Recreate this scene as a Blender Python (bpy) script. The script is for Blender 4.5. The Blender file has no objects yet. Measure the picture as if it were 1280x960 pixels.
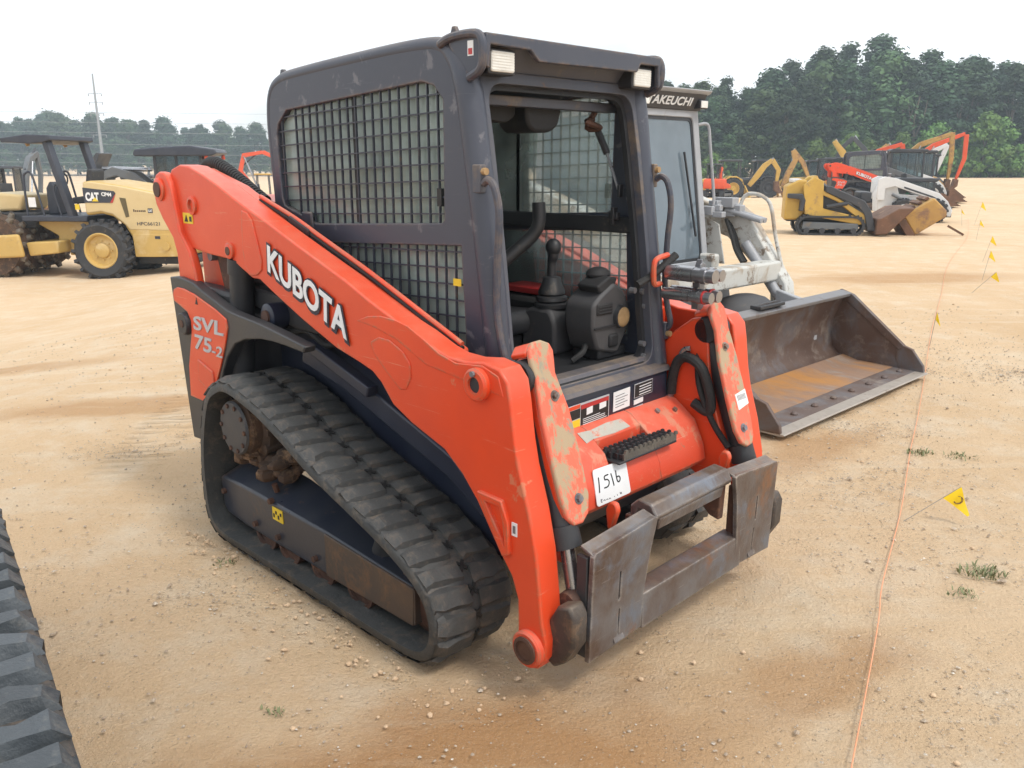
import bpy, bmesh, math, random
from mathutils import Vector, Matrix
from mathutils.geometry import delaunay_2d_cdt
R = math.radians
random.seed(7)
SC = bpy.context.scene
COL = SC.collection
# ------------------------------------------------------------ camera, sky, sun, exposure
cam_d = bpy.data.cameras.new('camera'); cam = bpy.data.objects.new('camera', cam_d); COL.objects.link(cam)
cam.location = (0, 0, 1.667); cam.rotation_euler = (R(75.0), 0, 0)
cam_d.sensor_width = 36; cam_d.sensor_fit = 'HORIZONTAL'; cam_d.lens = 36 * 1035 / 1280
cam_d.clip_start = 0.05; cam_d.clip_end = 3000
SC.camera = cam
SUN_EL, SUN_AZ = R(56), R(128)      # azimuth clockwise from +Y (the view direction)
world = bpy.data.worlds.new('World'); SC.world = world; world.use_nodes = True
wn, wl = world.node_tree.nodes, world.node_tree.links
wn.clear()
out = wn.new('ShaderNodeOutputWorld'); bg = wn.new('ShaderNodeBackground')
sky = wn.new('ShaderNodeTexSky'); sky.sky_type = 'NISHITA'; sky.sun_disc = False
sky.sun_elevation = SUN_EL; sky.sun_rotation = SUN_AZ; sky.air_density = 1.0; sky.dust_density = 2.5
tc = wn.new('ShaderNodeTexCoord'); mp = wn.new('ShaderNodeMapping'); mp.inputs['Scale'].default_value = (1, 1, 2.6)
nz = wn.new('ShaderNodeTexNoise'); nz.inputs['Scale'].default_value = 2.3; nz.inputs['Detail'].default_value = 7
rp = wn.new('ShaderNodeValToRGB'); rp.color_ramp.elements[0].position = .33; rp.color_ramp.elements[1].position = .52
rp.color_ramp.elements[0].color = (.35, .35, .35, 1); rp.color_ramp.elements[1].color = (1, 1, 1, 1)
sm = wn.new('ShaderNodeVectorMath'); sm.operation = 'SCALE'; sm.inputs['Scale'].default_value = .15
mx = wn.new('ShaderNodeMix'); mx.data_type = 'RGBA'; mx.inputs[7].default_value = (1.10, 1.13, 1.15, 1)
wl.new(tc.outputs['Generated'], mp.inputs['Vector']); wl.new(mp.outputs['Vector'], nz.inputs['Vector'])
wl.new(nz.outputs['Fac'], rp.inputs['Fac']); wl.new(sky.outputs['Color'], sm.inputs[0])
wl.new(rp.outputs['Color'], mx.inputs[0]); wl.new(sm.outputs['Vector'], mx.inputs[6])
wl.new(mx.outputs[2], bg.inputs['Color']); bg.inputs['Strength'].default_value = 1.0
wl.new(bg.outputs['Background'], out.inputs['Surface'])
sun_d = bpy.data.lights.new('sun', 'SUN'); sun = bpy.data.objects.new('sun', sun_d); COL.objects.link(sun)
sun_d.energy = 1.5; sun_d.angle = R(11); sun_d.color = (1, .95, .86)
dvec = Vector((math.sin(SUN_AZ) * math.cos(SUN_EL), math.cos(SUN_AZ) * math.cos(SUN_EL), math.sin(SUN_EL)))
sun.rotation_euler = dvec.to_track_quat('Z', 'Y').to_euler(); sun.location = dvec * 40
SC.view_settings.view_transform = 'Standard'; SC.view_settings.look = 'None'
SC.view_settings.exposure = 0.40; SC.view_settings.gamma = 1; SC.view_settings.use_curve_mapping = False
SC.cycles.max_bounces = 8; SC.cycles.transparent_max_bounces = 24
# ------------------------------------------------------------ helpers
def V(*a): return Vector(a)
def inside(p, poly):
    c = False; m = len(poly)
    for i in range(m):
        (x0, y0), (x1, y1) = poly[i - 1][:2], poly[i][:2]
        if (y0 > p[1]) != (y1 > p[1]) and p[0] < (x1 - x0) * (p[1] - y0) / (y1 - y0) + x0: c = not c
    return c
def fill(flat, loops):
    """triangles between the outer loop and its holes"""
    ed = []; k = 0
    for l in loops: ed += [(k + i, k + (i + 1) % len(l)) for i in range(len(l))]; k += len(l)
    r = delaunay_2d_cdt([Vector(p[:2]) for p in flat], ed, [], 0, 1e-6); o = []
    for t in r[2]:
        q = [r[3][i][0] for i in t]; c = [sum(flat[i][a] for i in q) / 3 for a in (0, 1)]
        if inside(c, loops[0]) and not any(inside(c, h) for h in loops[1:]): o.append(tuple(q))
    return o
class MB:
    """collects shapes, then links them as ONE mesh object"""
    def __init__(s): s.v = []; s.f = []
    def add(s, vs, fs):
        n = len(s.v); s.v += [tuple(p) for p in vs]; s.f += [tuple(i + n for i in f) for f in fs]; return s
    def box(s, x0, x1, y0, y1, z0, z1):
        return s.add([(x, y, z) for x in (x0, x1) for y in (y0, y1) for z in (z0, z1)],
            [(0, 1, 3, 2), (4, 6, 7, 5), (0, 4, 5, 1), (2, 3, 7, 6), (0, 2, 6, 4), (1, 5, 7, 3)])
    def bar(s, p0, p1, w, h, up=(0, 0, 1)):
        p0, p1 = Vector(p0), Vector(p1); d = (p1 - p0).normalized(); up = Vector(up)
        if abs(d.dot(up)) > .98: up = Vector((1, 0, 0))
        a = d.cross(up).normalized() * (w / 2); b = a.cross(d).normalized() * (h / 2)
        return s.add([p + i * a + j * b for p in (p0, p1) for i in (-1, 1) for j in (-1, 1)],
            [(0, 1, 3, 2), (4, 6, 7, 5), (0, 4, 5, 1), (2, 3, 7, 6), (0, 2, 6, 4), (1, 5, 7, 3)])
    def prism(s, poly, a, b, axis='y', holes=(), fn=None):
        """2D polygon (with holes) pushed out from a to b along an axis; fn maps (u, v, w) to a point"""
        if fn is None:
            fn = {'y': lambda u, v, w: (u, w, v), 'x': lambda u, v, w: (w, u, v), 'z': lambda u, v, w: (u, v, w)}[axis]
        loops = [list(poly)] + [list(h) for h in holes]
        flat = [p for l in loops for p in l]; n = len(flat)
        vs = [fn(p[0], p[1], a) for p in flat] + [fn(p[0], p[1], b) for p in flat]
        fs = []
        if not holes and n <= 64: fs += [tuple(range(n)), tuple(range(2 * n - 1, n - 1, -1))]
        else:
            tri = fill(flat, loops)
            fs += [tuple(t) for t in tri] + [tuple(i + n for i in reversed(t)) for t in tri]
        k = 0
        for l in loops:
            m = len(l)
            for i in range(m):
                j = (i + 1) % m; fs.append((k + i, k + j, n + k + j, n + k + i))
            k += m
        return s.add(vs, fs)
    def cyl(s, p0, p1, r0, r1=None, n=16, caps=True):
        p0, p1 = Vector(p0), Vector(p1); r1 = r0 if r1 is None else r1
        d = (p1 - p0).normalized(); a = d.orthogonal().normalized(); b = d.cross(a)
        vs = []
        for p, r in ((p0, r0), (p1, r1)):
            vs += [p + a * (r * math.cos(2 * math.pi * i / n)) + b * (r * math.sin(2 * math.pi * i / n)) for i in range(n)]
        fs = [(i, (i + 1) % n, n + (i + 1) % n, n + i) for i in range(n)]
        if caps: fs += [tuple(range(n - 1, -1, -1)), tuple(range(n, 2 * n))]
        return s.add(vs, fs)
    def tube(s, path, r, n=8, closed=False, smooth=0):
        P = [Vector(p) for p in path]
        if smooth: P = spline(P, smooth, closed)
        m = len(P); vs = []; a = None
        for i, p in enumerate(P):
            q0 = P[i - 1] if (i or closed) else p; q1 = P[(i + 1) % m] if (i < m - 1 or closed) else p
            d = (q1 - q0).normalized()
            a = d.orthogonal().normalized() if a is None else (a - d * a.dot(d)).normalized()
            b = d.cross(a); rr = r(i / (m - 1)) if callable(r) else r
            vs += [p + a * (rr * math.cos(2 * math.pi * k / n)) + b * (rr * math.sin(2 * math.pi * k / n)) for k in range(n)]
        fs = []
        for i in range(m if closed else m - 1):
            j = (i + 1) % m
            fs += [(i * n + k, i * n + (k + 1) % n, j * n + (k + 1) % n, j * n + k) for k in range(n)]
        if not closed: fs += [tuple(range(n - 1, -1, -1)), tuple((m - 1) * n + k for k in range(n))]
        return s.add(vs, fs)
    def lathe(s, prof, p0, axis, n=24, caps=True):
        """profile of (radius, distance along the axis)"""
        p0 = Vector(p0); d = Vector(axis).normalized(); a = d.orthogonal().normalized(); b = d.cross(a); vs = []
        for r, t in prof:
            vs += [p0 + d * t + a * (r * math.cos(2 * math.pi * k / n)) + b * (r * math.sin(2 * math.pi * k / n)) for k in range(n)]
        fs = []
        for i in range(len(prof) - 1):
            fs += [(i * n + k, i * n + (k + 1) % n, (i + 1) * n + (k + 1) % n, (i + 1) * n + k) for k in range(n)]
        m = len(prof) - 1
        if caps: fs += [tuple(range(n - 1, -1, -1)), tuple(m * n + k for k in range(n))]
        return s.add(vs, fs)
    def ball(s, c, rx, ry=None, rz=None, n=12, m=8):
        ry = rx if ry is None else ry; rz = rx if rz is None else rz
        vs = [(c[0], c[1], c[2] - rz)]
        for i in range(1, m):
            t = math.pi * i / m - math.pi / 2
            vs += [(c[0] + rx * math.cos(t) * math.cos(2 * math.pi * k / n), c[1] + ry * math.cos(t) * math.sin(2 * math.pi * k / n), c[2] + rz * math.sin(t)) for k in range(n)]
        vs.append((c[0], c[1], c[2] + rz)); e = len(vs) - 1
        fs = [(0, 1 + (k + 1) % n, 1 + k) for k in range(n)]
        for i in range(m - 2):
            fs += [(1 + i * n + k, 1 + i * n + (k + 1) % n, 1 + (i + 1) * n + (k + 1) % n, 1 + (i + 1) * n + k) for k in range(n)]
        fs += [(1 + (m - 2) * n + k, 1 + (m - 2) * n + (k + 1) % n, e) for k in range(n)]
        return s.add(vs, fs)
    def mirror(s):
        """the same shapes on the other side (y to -y)"""
        o = MB(); o.v = [(x, -y, z) for x, y, z in s.v]; o.f = [tuple(reversed(f)) for f in s.f]; return o
    def mesh(s, name, ang=35):
        me = bpy.data.meshes.new(name); me.from_pydata(s.v, [], s.f); finish(me, ang); return me
    def build(s, name, m, parent=None, bevel=0, seg=2, ang=35, stuff=False):
        me = s.mesh(name, ang); me.materials.append(M[m] if isinstance(m, str) else m)
        o = link(name, me, parent, bevel, seg)
        if stuff: o['kind'] = 'stuff'
        return o
def finish(me, ang=35):
    bm = bmesh.new(); bm.from_mesh(me)
    bmesh.ops.recalc_face_normals(bm, faces=bm.faces)
    lim = math.radians(ang)
    for e in bm.edges:
        e.smooth = len(e.link_faces) == 2 and e.calc_face_angle(9) < lim
    for f in bm.faces: f.smooth = True
    bm.to_mesh(me); bm.free()
def link(name, me, parent=None, bevel=0, seg=2):
    o = bpy.data.objects.new(name, me); COL.objects.link(o)
    if parent: o.parent = parent
    if bevel:
        b = o.modifiers.new('bevel', 'BEVEL'); b.width = bevel; b.segments = seg; b.limit_method = 'ANGLE'; b.angle_limit = R(40)
    return o
def spline(P, k, closed=False):
    """Catmull-Rom through the points, k pieces each"""
    P = [Vector(p) for p in P]; m = len(P); o = []
    for i in range(m if closed else m - 1):
        g = (lambda j: P[j % m]) if closed else (lambda j: P[max(0, min(m - 1, j))])
        a, b, c, d = g(i - 1), g(i), g(i + 1), g(i + 2)
        for t in range(k):
            t /= k
            o.append(.5 * ((2 * b) + (c - a) * t + (2 * a - 5 * b + 4 * c - d) * t * t + (3 * b - a - 3 * c + d) * t ** 3))
    if not closed: o.append(P[-1])
    return o
def rnd_poly(poly, r, k=4):
    """polygon with rounded corners"""
    o = []; m = len(poly)
    for i in range(m):
        p, a, b = Vector(poly[i]), Vector(poly[i - 1]), Vector(poly[(i + 1) % m])
        u, w = a - p, b - p; d = min(r, u.length * .45, w.length * .45)
        s0, s1 = p + u.normalized() * d, p + w.normalized() * d
        for t in range(k + 1):
            t /= k; o.append(tuple((1 - t) ** 2 * s0 + 2 * t * (1 - t) * p + t * t * s1))
    return o
def rect(a, b, c, d): return [(a, c), (b, c), (b, d), (a, d)]
def thing(name, label, cat, loc=(0, 0, 0), rz=0, group=None):
    o = bpy.data.objects.new(name, None); COL.objects.link(o); o.empty_display_size = .2
    o.location = loc; o.rotation_euler = (0, 0, rz); return tag(o, label, cat, group)
def tag(o, label, cat, group=None):
    o['label'] = label; o['category'] = cat
    if group: o['group'] = group
    return o
def copy_tree(o, parent=None):
    c = o.copy(); COL.objects.link(c); c.parent = parent
    for ch in list(o.children): copy_tree(ch, c)
    return c
def text(name, s, m, parent, o, u, v, w, h, depth=.002, bold=.0, shear=0.0, space=1.0):
    """lettering fitted to w x h at corner o, reading along u with v up"""
    cu = bpy.data.curves.new(name, 'FONT'); cu.body = s; cu.offset = bold; cu.extrude = .02; cu.shear = shear; cu.space_character = space
    cu.resolution_u = 4
    t = bpy.data.objects.new(name, cu); COL.objects.link(t); bpy.context.view_layer.update()
    me = bpy.data.meshes.new_from_object(t.evaluated_get(bpy.context.evaluated_depsgraph_get()))
    bpy.data.objects.remove(t); bpy.data.curves.remove(cu)
    xs = [p.co.x for p in me.vertices]; ys = [p.co.y for p in me.vertices]
    x0, x1, y0, y1 = min(xs), max(xs), min(ys), max(ys)
    u, v, o = Vector(u).normalized(), Vector(v), Vector(o); v = v.normalized(); n = u.cross(v).normalized()
    for p in me.vertices:
        c = p.co; p.co = o + u * ((c.x - x0) / (x1 - x0) * w) + v * ((c.y - y0) / (y1 - y0) * h) + n * (depth if c.z > 0 else -.001)
    me.materials.clear(); me.materials.append(M[m])
    return link(name, me, parent)
# ------------------------------------------------------------ materials
M = {}
def mk(name, col, col2=None, scale=6, rough=.5, wear=None, thr=.62, soft=.06, wscale=14, bump=.1, bscale=60, metal=0, spec=.5, wear2=None, thr2=.7, w2scale=4, coat=0, rand=0, stretch=(1, 1, 1), rvar=.15, dust=0, dustcol=(.45, .33, .21), scratch=0, scol=(.75, .42, .32), edge=0, ecol=(.16, .10, .07), erad=.016):
    m = bpy.data.materials.new(name); m.use_nodes = True; M[name] = m
    N, L = m.node_tree.nodes, m.node_tree.links; b = N['Principled BSDF']
    tc = N.new('ShaderNodeTexCoord'); mp = N.new('ShaderNodeMapping'); mp.inputs['Scale'].default_value = stretch
    L.new(tc.outputs['Object'], mp.inputs['Vector'])
    def noise(sc, det=6, ro=.6, dist=0):
        n = N.new('ShaderNodeTexNoise'); n.inputs['Scale'].default_value = sc; n.inputs['Detail'].default_value = det
        n.inputs['Roughness'].default_value = ro; n.inputs['Distortion'].default_value = dist
        L.new(mp.outputs['Vector'], n.inputs['Vector']); return n.outputs['Fac']
    def ramp(src, a, bb):
        r = N.new('ShaderNodeMapRange'); r.inputs['From Min'].default_value = a; r.inputs['From Max'].default_value = bb
        L.new(src, r.inputs['Value']); return r.outputs['Result']
    def mix(fac, a, bb):
        x = N.new('ShaderNodeMix'); x.data_type = 'RGBA'
        L.new(fac, x.inputs[0])
        for s, i in ((a, 6), (bb, 7)):
            if isinstance(s, tuple): x.inputs[i].default_value = (*s, 1)
            else: L.new(s, x.inputs[i])
        return x.outputs[2]
    col2 = col2 or tuple(c * .75 for c in col)
    n1 = noise(scale); c = mix(ramp(n1, .35, .68), col, col2)
    if rand:
        oi = N.new('ShaderNodeObjectInfo'); hs = N.new('ShaderNodeHueSaturation'); r = N.new('ShaderNodeMapRange')
        r.inputs['To Min'].default_value = 1 - rand; r.inputs['To Max'].default_value = 1 + rand
        L.new(oi.outputs['Random'], r.inputs['Value']); L.new(r.outputs['Result'], hs.inputs['Value']); L.new(c, hs.inputs['Color']); c = hs.outputs['Color']
    rf = ramp(n1, .2, .8)
    if wear2: c = mix(ramp(noise(w2scale, 9, .65, .4), thr2 - soft, thr2 + soft), c, wear2)
    if wear: c = mix(ramp(noise(wscale, 10, .72, .3), thr - soft, thr + soft), c, wear)
    if scratch:      # thin scuffs running along a few directions
        for rot, sd in ((24, 3.1), (-62, 8.7)):
            m2 = N.new('ShaderNodeMapping'); m2.inputs['Rotation'].default_value = (0, R(rot), 0); m2.inputs['Scale'].default_value = (2.0, 3, 60); m2.inputs['Location'].default_value = (sd, sd, 0)
            n2 = N.new('ShaderNodeTexNoise'); n2.inputs['Scale'].default_value = 1.6; n2.inputs['Detail'].default_value = 4; n2.inputs['Roughness'].default_value = .7
            L.new(tc.outputs['Object'], m2.inputs['Vector']); L.new(m2.outputs['Vector'], n2.inputs['Vector'])
            k2 = N.new('ShaderNodeMath'); k2.operation = 'MULTIPLY'; k2.inputs[1].default_value = scratch
            L.new(ramp(n2.outputs['Fac'], .66, .72), k2.inputs[0]); c = mix(k2.outputs[0], c, scol)
    if edge:         # paint worn off along the edges
        bv = N.new('ShaderNodeBevel'); bv.samples = 4; bv.inputs['Radius'].default_value = erad; g2 = N.new('ShaderNodeNewGeometry')
        dt = N.new('ShaderNodeVectorMath'); dt.operation = 'DOT_PRODUCT'; L.new(bv.outputs['Normal'], dt.inputs[0]); L.new(g2.outputs['Normal'], dt.inputs[1])
        e1 = ramp(dt.outputs['Value'], .993, .93); k3 = N.new('ShaderNodeMath'); k3.operation = 'MULTIPLY'; L.new(e1, k3.inputs[0]); L.new(ramp(noise(16, 9, .75), .44, .58), k3.inputs[1])
        k4 = N.new('ShaderNodeMath'); k4.operation = 'MULTIPLY'; k4.inputs[1].default_value = edge; k4.use_clamp = True; L.new(k3.outputs[0], k4.inputs[0]); c = mix(k4.outputs[0], c, ecol)
    if dust:         # dust settles on what faces up
        ge = N.new('ShaderNodeNewGeometry'); sx = N.new('ShaderNodeSeparateXYZ'); L.new(ge.outputs['Normal'], sx.inputs[0])
        up = ramp(sx.outputs['Z'], .25, .95); k1 = N.new('ShaderNodeMath'); k1.operation = 'MULTIPLY'; L.new(up, k1.inputs[0]); L.new(ramp(noise(7, 8, .7), .30, .70), k1.inputs[1])
        k2 = N.new('ShaderNodeMath'); k2.operation = 'MULTIPLY'; k2.inputs[1].default_value = dust; L.new(k1.outputs[0], k2.inputs[0]); c = mix(k2.outputs[0], c, dustcol)
    L.new(c, b.inputs['Base Color'])
    rr = N.new('ShaderNodeMapRange'); rr.inputs['To Min'].default_value = max(.02, rough - rvar); rr.inputs['To Max'].default_value = min(1, rough + rvar)
    L.new(rf, rr.inputs['Value']); L.new(rr.outputs['Result'], b.inputs['Roughness'])
    b.inputs['Metallic'].default_value = metal; b.inputs['Specular IOR Level'].default_value = spec
    if coat: b.inputs['Coat Weight'].default_value = coat; b.inputs['Coat Roughness'].default_value = .25
    if bump:
        bp = N.new('ShaderNodeBump'); bp.inputs['Strength'].default_value = bump; bp.inputs['Distance'].default_value = .01
        L.new(noise(bscale, 5), bp.inputs['Height']); L.new(bp.outputs['Normal'], b.inputs['Normal'])
    return m
def mk_glass(name, tint, dust=.12, dustcol=(.6, .65, .62), ior=1.45, sc=7, lo=.3, hi=1.8):  # the dust layer also carries painted daylight and sky sheen
    m = bpy.data.materials.new(name); m.use_nodes = True; M[name] = m
    N, L = m.node_tree.nodes, m.node_tree.links; N.clear()
    o = N.new('ShaderNodeOutputMaterial'); t = N.new('ShaderNodeBsdfTransparent'); t.inputs[0].default_value = (*tint, 1)
    g = N.new('ShaderNodeBsdfGlossy'); g.inputs['Roughness'].default_value = .03
    d = N.new('ShaderNodeBsdfDiffuse'); d.inputs[0].default_value = (*dustcol, 1)
    fr = N.new('ShaderNodeFresnel'); fr.inputs[0].default_value = ior
    tc = N.new('ShaderNodeTexCoord'); n = N.new('ShaderNodeTexNoise'); n.inputs['Scale'].default_value = sc; n.inputs['Detail'].default_value = 8
    r = N.new('ShaderNodeMapRange'); r.inputs['From Min'].default_value = .3; r.inputs['From Max'].default_value = .75
    r.inputs['To Min'].default_value = dust * lo; r.inputs['To Max'].default_value = dust * hi
    L.new(tc.outputs['Object'], n.inputs['Vector']); L.new(n.outputs['Fac'], r.inputs['Value'])
    tl = N.new('ShaderNodeBsdfTranslucent'); tl.inputs[0].default_value = (*dustcol, 1); dd = N.new('ShaderNodeMixShader'); dd.inputs[0].default_value = .45; L.new(d.outputs[0], dd.inputs[1]); L.new(tl.outputs[0], dd.inputs[2])
    a = N.new('ShaderNodeMixShader'); L.new(r.outputs['Result'], a.inputs[0]); L.new(t.outputs[0], a.inputs[1]); L.new(dd.outputs[0], a.inputs[2])
    b = N.new('ShaderNodeMixShader'); L.new(fr.outputs[0], b.inputs[0]); L.new(a.outputs[0], b.inputs[1]); L.new(g.outputs[0], b.inputs[2])
    L.new(b.outputs[0], o.inputs['Surface']); return m
TAN = (.42, .28, .16)
mk('orange', (.74, .066, .016), (.67, .060, .017), scale=3, rough=.40, wear=(.22, .10, .055), thr=.715, soft=.008, wscale=22, bump=.04, coat=.1, wear2=(.62, .17, .085), thr2=.685, w2scale=4, rvar=.1, dust=.28, dustcol=(.70, .36, .26), scratch=.5, scol=(.72, .34, .22), edge=.9, ecol=(.30, .16, .09))
mk('orange_dusty', (.72, .075, .030), (.64, .070, .028), scale=4, rough=.5, wear=(.30, .16, .09), thr=.665, soft=.02, wscale=20, bump=.05, wear2=(.62, .19, .11), thr2=.62, w2scale=5, dust=.35, dustcol=(.66, .40, .30), scratch=.5, edge=.8, ecol=(.28, .16, .10))
mk('orange_worn', (.74, .13, .07), (.62, .16, .10), scale=5, rough=.6, wear=(.40, .30, .19), thr=.525, soft=.03, wscale=13, bump=.12, wear2=(.30, .27, .20), thr2=.60, w2scale=20, stretch=(1, 1, .55))
mk('guard_paint', (.030, .036, .052), (.042, .047, .064), scale=4, rough=.45, wear=(.12, .08, .05), thr=.66, wscale=8, bump=.03)
mk('cab_paint', (.044, .050, .072), (.060, .067, .090), scale=2.5, rough=.42, wear=(.24, .13, .07), thr=.735, soft=.03, wscale=6, bump=.03, wear2=(.13, .13, .15), thr2=.62, w2scale=9, scratch=.35, scol=(.20, .20, .22), dust=.25, edge=.7, ecol=(.22, .15, .10))
mk('cab_rusty', (.062, .070, .096), (.085, .086, .10), scale=5, rough=.5, wear=(.20, .105, .055), thr=.655, soft=.05, wscale=7, bump=.08, wear2=(.16, .125, .10), thr2=.60, dust=.5)
mk('black_plastic', (.020, .021, .025), (.036, .036, .039), scale=5, rough=.5, wear=(.11, .09, .07), thr=.68, wscale=9, bump=.08)
mk('interior', (.012, .013, .016), (.024, .023, .024), scale=5, rough=.7, wear=(.07, .055, .042), thr=.68, wscale=8, bump=.1)
mk('panel_black', (.034, .035, .038), (.052, .052, .054), scale=3, rough=.5, wear=(.14, .12, .10), thr=.70, wscale=10, bump=.05)
mk('navy', (.016, .021, .040), (.026, .032, .052), scale=4, rough=.38, wear=(.13, .10, .08), thr=.70, wscale=9, bump=.04)
mk('frame_paint', (.026, .032, .050), (.042, .047, .060), scale=5, rough=.36, wear=(.17, .095, .06), thr=.665, soft=.05, wscale=7, bump=.06, wear2=(.085, .055, .042), thr2=.62, w2scale=4)
mk('frame_brown', (.085, .055, .040), (.060, .050, .046), scale=4, rough=.5, wear=(.16, .085, .045), thr=.58, wscale=5, bump=.08)
mk('rubber', (.040, .042, .043), (.064, .064, .062), scale=6, rough=.66, wear=(.13, .105, .082), thr=.59, soft=.08, wscale=11, bump=.45, bscale=45, rand=.16, scratch=.4, scol=(.18, .17, .15))
mk('rubber_dark', (.040, .040, .042), (.075, .068, .062), scale=5, rough=.8, wear=(.16, .115, .08), thr=.60, soft=.1, wscale=9, bump=.3)
mk('mud', (.10, .055, .032), (.055, .04, .032), scale=9, rough=.9, wear=(.26, .16, .09), thr=.6, wscale=12, bump=.6, bscale=30)
mk('steel_rust', (.095, .064, .052), (.17, .165, .17), scale=6, rough=.40, wear=(.21, .105, .055), thr=.60, soft=.06, wscale=5, bump=.2, bscale=40, metal=.35, wear2=(.15, .18, .23), thr2=.58, w2scale=3.5, scratch=.6, scol=(.30, .29, .28), dust=.35, edge=.8, ecol=(.36, .33, .30))
mk('rust', (.10, .045, .028), (.065, .035, .026), scale=9, rough=.7, wear=(.2, .1, .06), thr=.62, bump=.25)
mk('steel', (.42, .43, .45), (.33, .33, .35), scale=8, rough=.3, metal=.9, bump=.03, wear=(.2, .17, .14), thr=.68)
mk('grey_metal', (.22, .225, .24), (.17, .17, .18), scale=8, rough=.45, metal=.3, bump=.05, wear=(.2, .13, .09), thr=.68)
mk('hose', (.015, .015, .016), (.03, .03, .03), scale=20, rough=.7, bump=.4, bscale=160)
mk('white_print', (.80, .81, .82), (.72, .73, .74), scale=9, rough=.5, bump=0)
mk('grey_print', (.50, .51, .53), (.42, .42, .44), scale=9, rough=.4, bump=0)
mk('navy_print', (.012, .013, .03), (.02, .02, .04), rough=.5, bump=0)
mk('black_print', (.015, .015, .015), (.02, .02, .02), rough=.6, bump=0)
mk('red_print', (.45, .03, .03), (.4, .03, .03), rough=.5, bump=0)
mk('yellow_print', (.80, .58, .03), (.72, .5, .03), rough=.5, bump=0)
mk('lens', (.78, .78, .74), (.65, .64, .6), scale=30, rough=.25, bump=.2, bscale=30)
mk('pod_grey', (.050, .050, .055), (.068, .066, .068), scale=6, rough=.6, wear=(.13, .10, .08), thr=.66, wscale=8, bump=.1)
mk('tan_lid', (.42, .27, .13), (.30, .19, .09), scale=20, rough=.8, bump=.2)
mk_glass('glass', (.92, .975, .955), .60, (.66, .78, .73), 1.5, 5, .6, 1.4)  # near cab windows: dusty, and paler still to paint in the daylight on them
mk_glass('glass_in', (.95, .985, .975), .26, (.66, .80, .78), 1.45, 5, .5, 1.5)  # same cab glass with a thinner veil, for the side away from that light
mk_glass('glass_sky_sheen', (.86, .94, .97), .40, (.52, .66, .78), 1.8, 2, .8, 1.25)  # bluish veil paints the sky's reflection onto the pale loader's glass
# ============================================================ the orange compact track loader (x forward, y to its left)
def mirror_pair(mb, name, m, parent, **k):
    a = mb.build(name, m, parent, **k); b = mb.mirror().build(name, m, parent, **k); return a, b
def interval(poly, c, ax):
    """where the line (coordinate ax = c) runs inside the polygon"""
    o = []; m = len(poly)
    for i in range(m):
        p, q = poly[i], poly[(i + 1) % m]
        if (p[ax] - c) * (q[ax] - c) < 0:
            t = (c - p[ax]) / (q[ax] - p[ax]); o.append(p[1 - ax] + t * (q[1 - ax] - p[1 - ax]))
    o.sort(); return [(o[i], o[i + 1]) for i in range(0, len(o) - 1, 2)]
def guard(poly, y, dx=.0525, dz=.056, t=.0026, dpt=.009, slope=.04):
    mb = MB(); xs = [p[0] for p in poly]; zs = [p[1] for p in poly]
    x = min(xs) + dx * .6
    while x < max(xs):
        for a, b in interval(poly, x, 0): mb.box(x - t, x + t, y - dpt / 2, y + dpt / 2, a - .004, b + .004)
        x += dx
    z = min(zs) + dz * .6 - .03
    sh = [(p[0], p[1] - slope * p[0]) for p in poly]
    while z < max(zs) + .05:
        for a, b in interval(sh, z, 1): mb.bar((a, y + .001, z + slope * a), (b, y + .001, z + slope * b), dpt - .001, 2 * t)
        z += dz
    return mb
TRACK = [(-.80, .775), (-.905, .70), (-.985, .52), (-1.02, .33), (-1.01, .13), (-.94, .03), (-.82, .0), (-.6, .0), (-.2, .0), (.2, .0), (.46, .005),
         (.58, .03), (.645, .09), (.67, .175), (.655, .265), (.61, .335), (.53, .395), (.387, .46), (.215, .517), (-.045, .60), (-.262, .69), (-.436, .752), (-.6, .79), (-.71, .80)]
def path_at(P, step):
    """points and outward directions at even steps along a closed path"""
    L = [(P[(i + 1) % len(P)] - P[i]).length for i in range(len(P))]; tot = sum(L); n = round(tot / step); o = []
    for k in range(n):
        d = tot * k / n; i = 0
        while d > L[i]: d -= L[i]; i += 1
        q = (P[(i + 1) % len(P)] - P[i]); t = q.normalized(); o.append((P[i] + t * d, t))
    return o, tot / n
def lug_mesh(name, ln, wd, ht, skew=.0):
    """one tread block: x along the belt, y across, z out of it"""
    mb = MB(); a, b = ln / 2, ln / 2 * .70
    k = [(-wd / 2, 1), (-wd / 2 + .02, 1.05), (0, 1.0), (wd / 2 - .03, .97), (wd / 2, .9)]
    vs = []
    for i, (y, s) in enumerate(k):
        o = skew * y / wd; tz = ht * (.8 if i in (0,) else .1 if i == 4 else 1)
        vs += [(-a * s + o, y, -.004), (-b * s + o, y, tz), (b * s + o, y, tz), (a * s + o, y, -.004)]
    fs = []
    for i in range(4):
        for j in range(3): fs.append((i * 4 + j, i * 4 + j + 1, i * 4 + j + 5, i * 4 + j + 4))
    fs += [(0, 3, 2, 1), (16, 17, 18, 19)]
    return mb.add(vs, fs)
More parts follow.
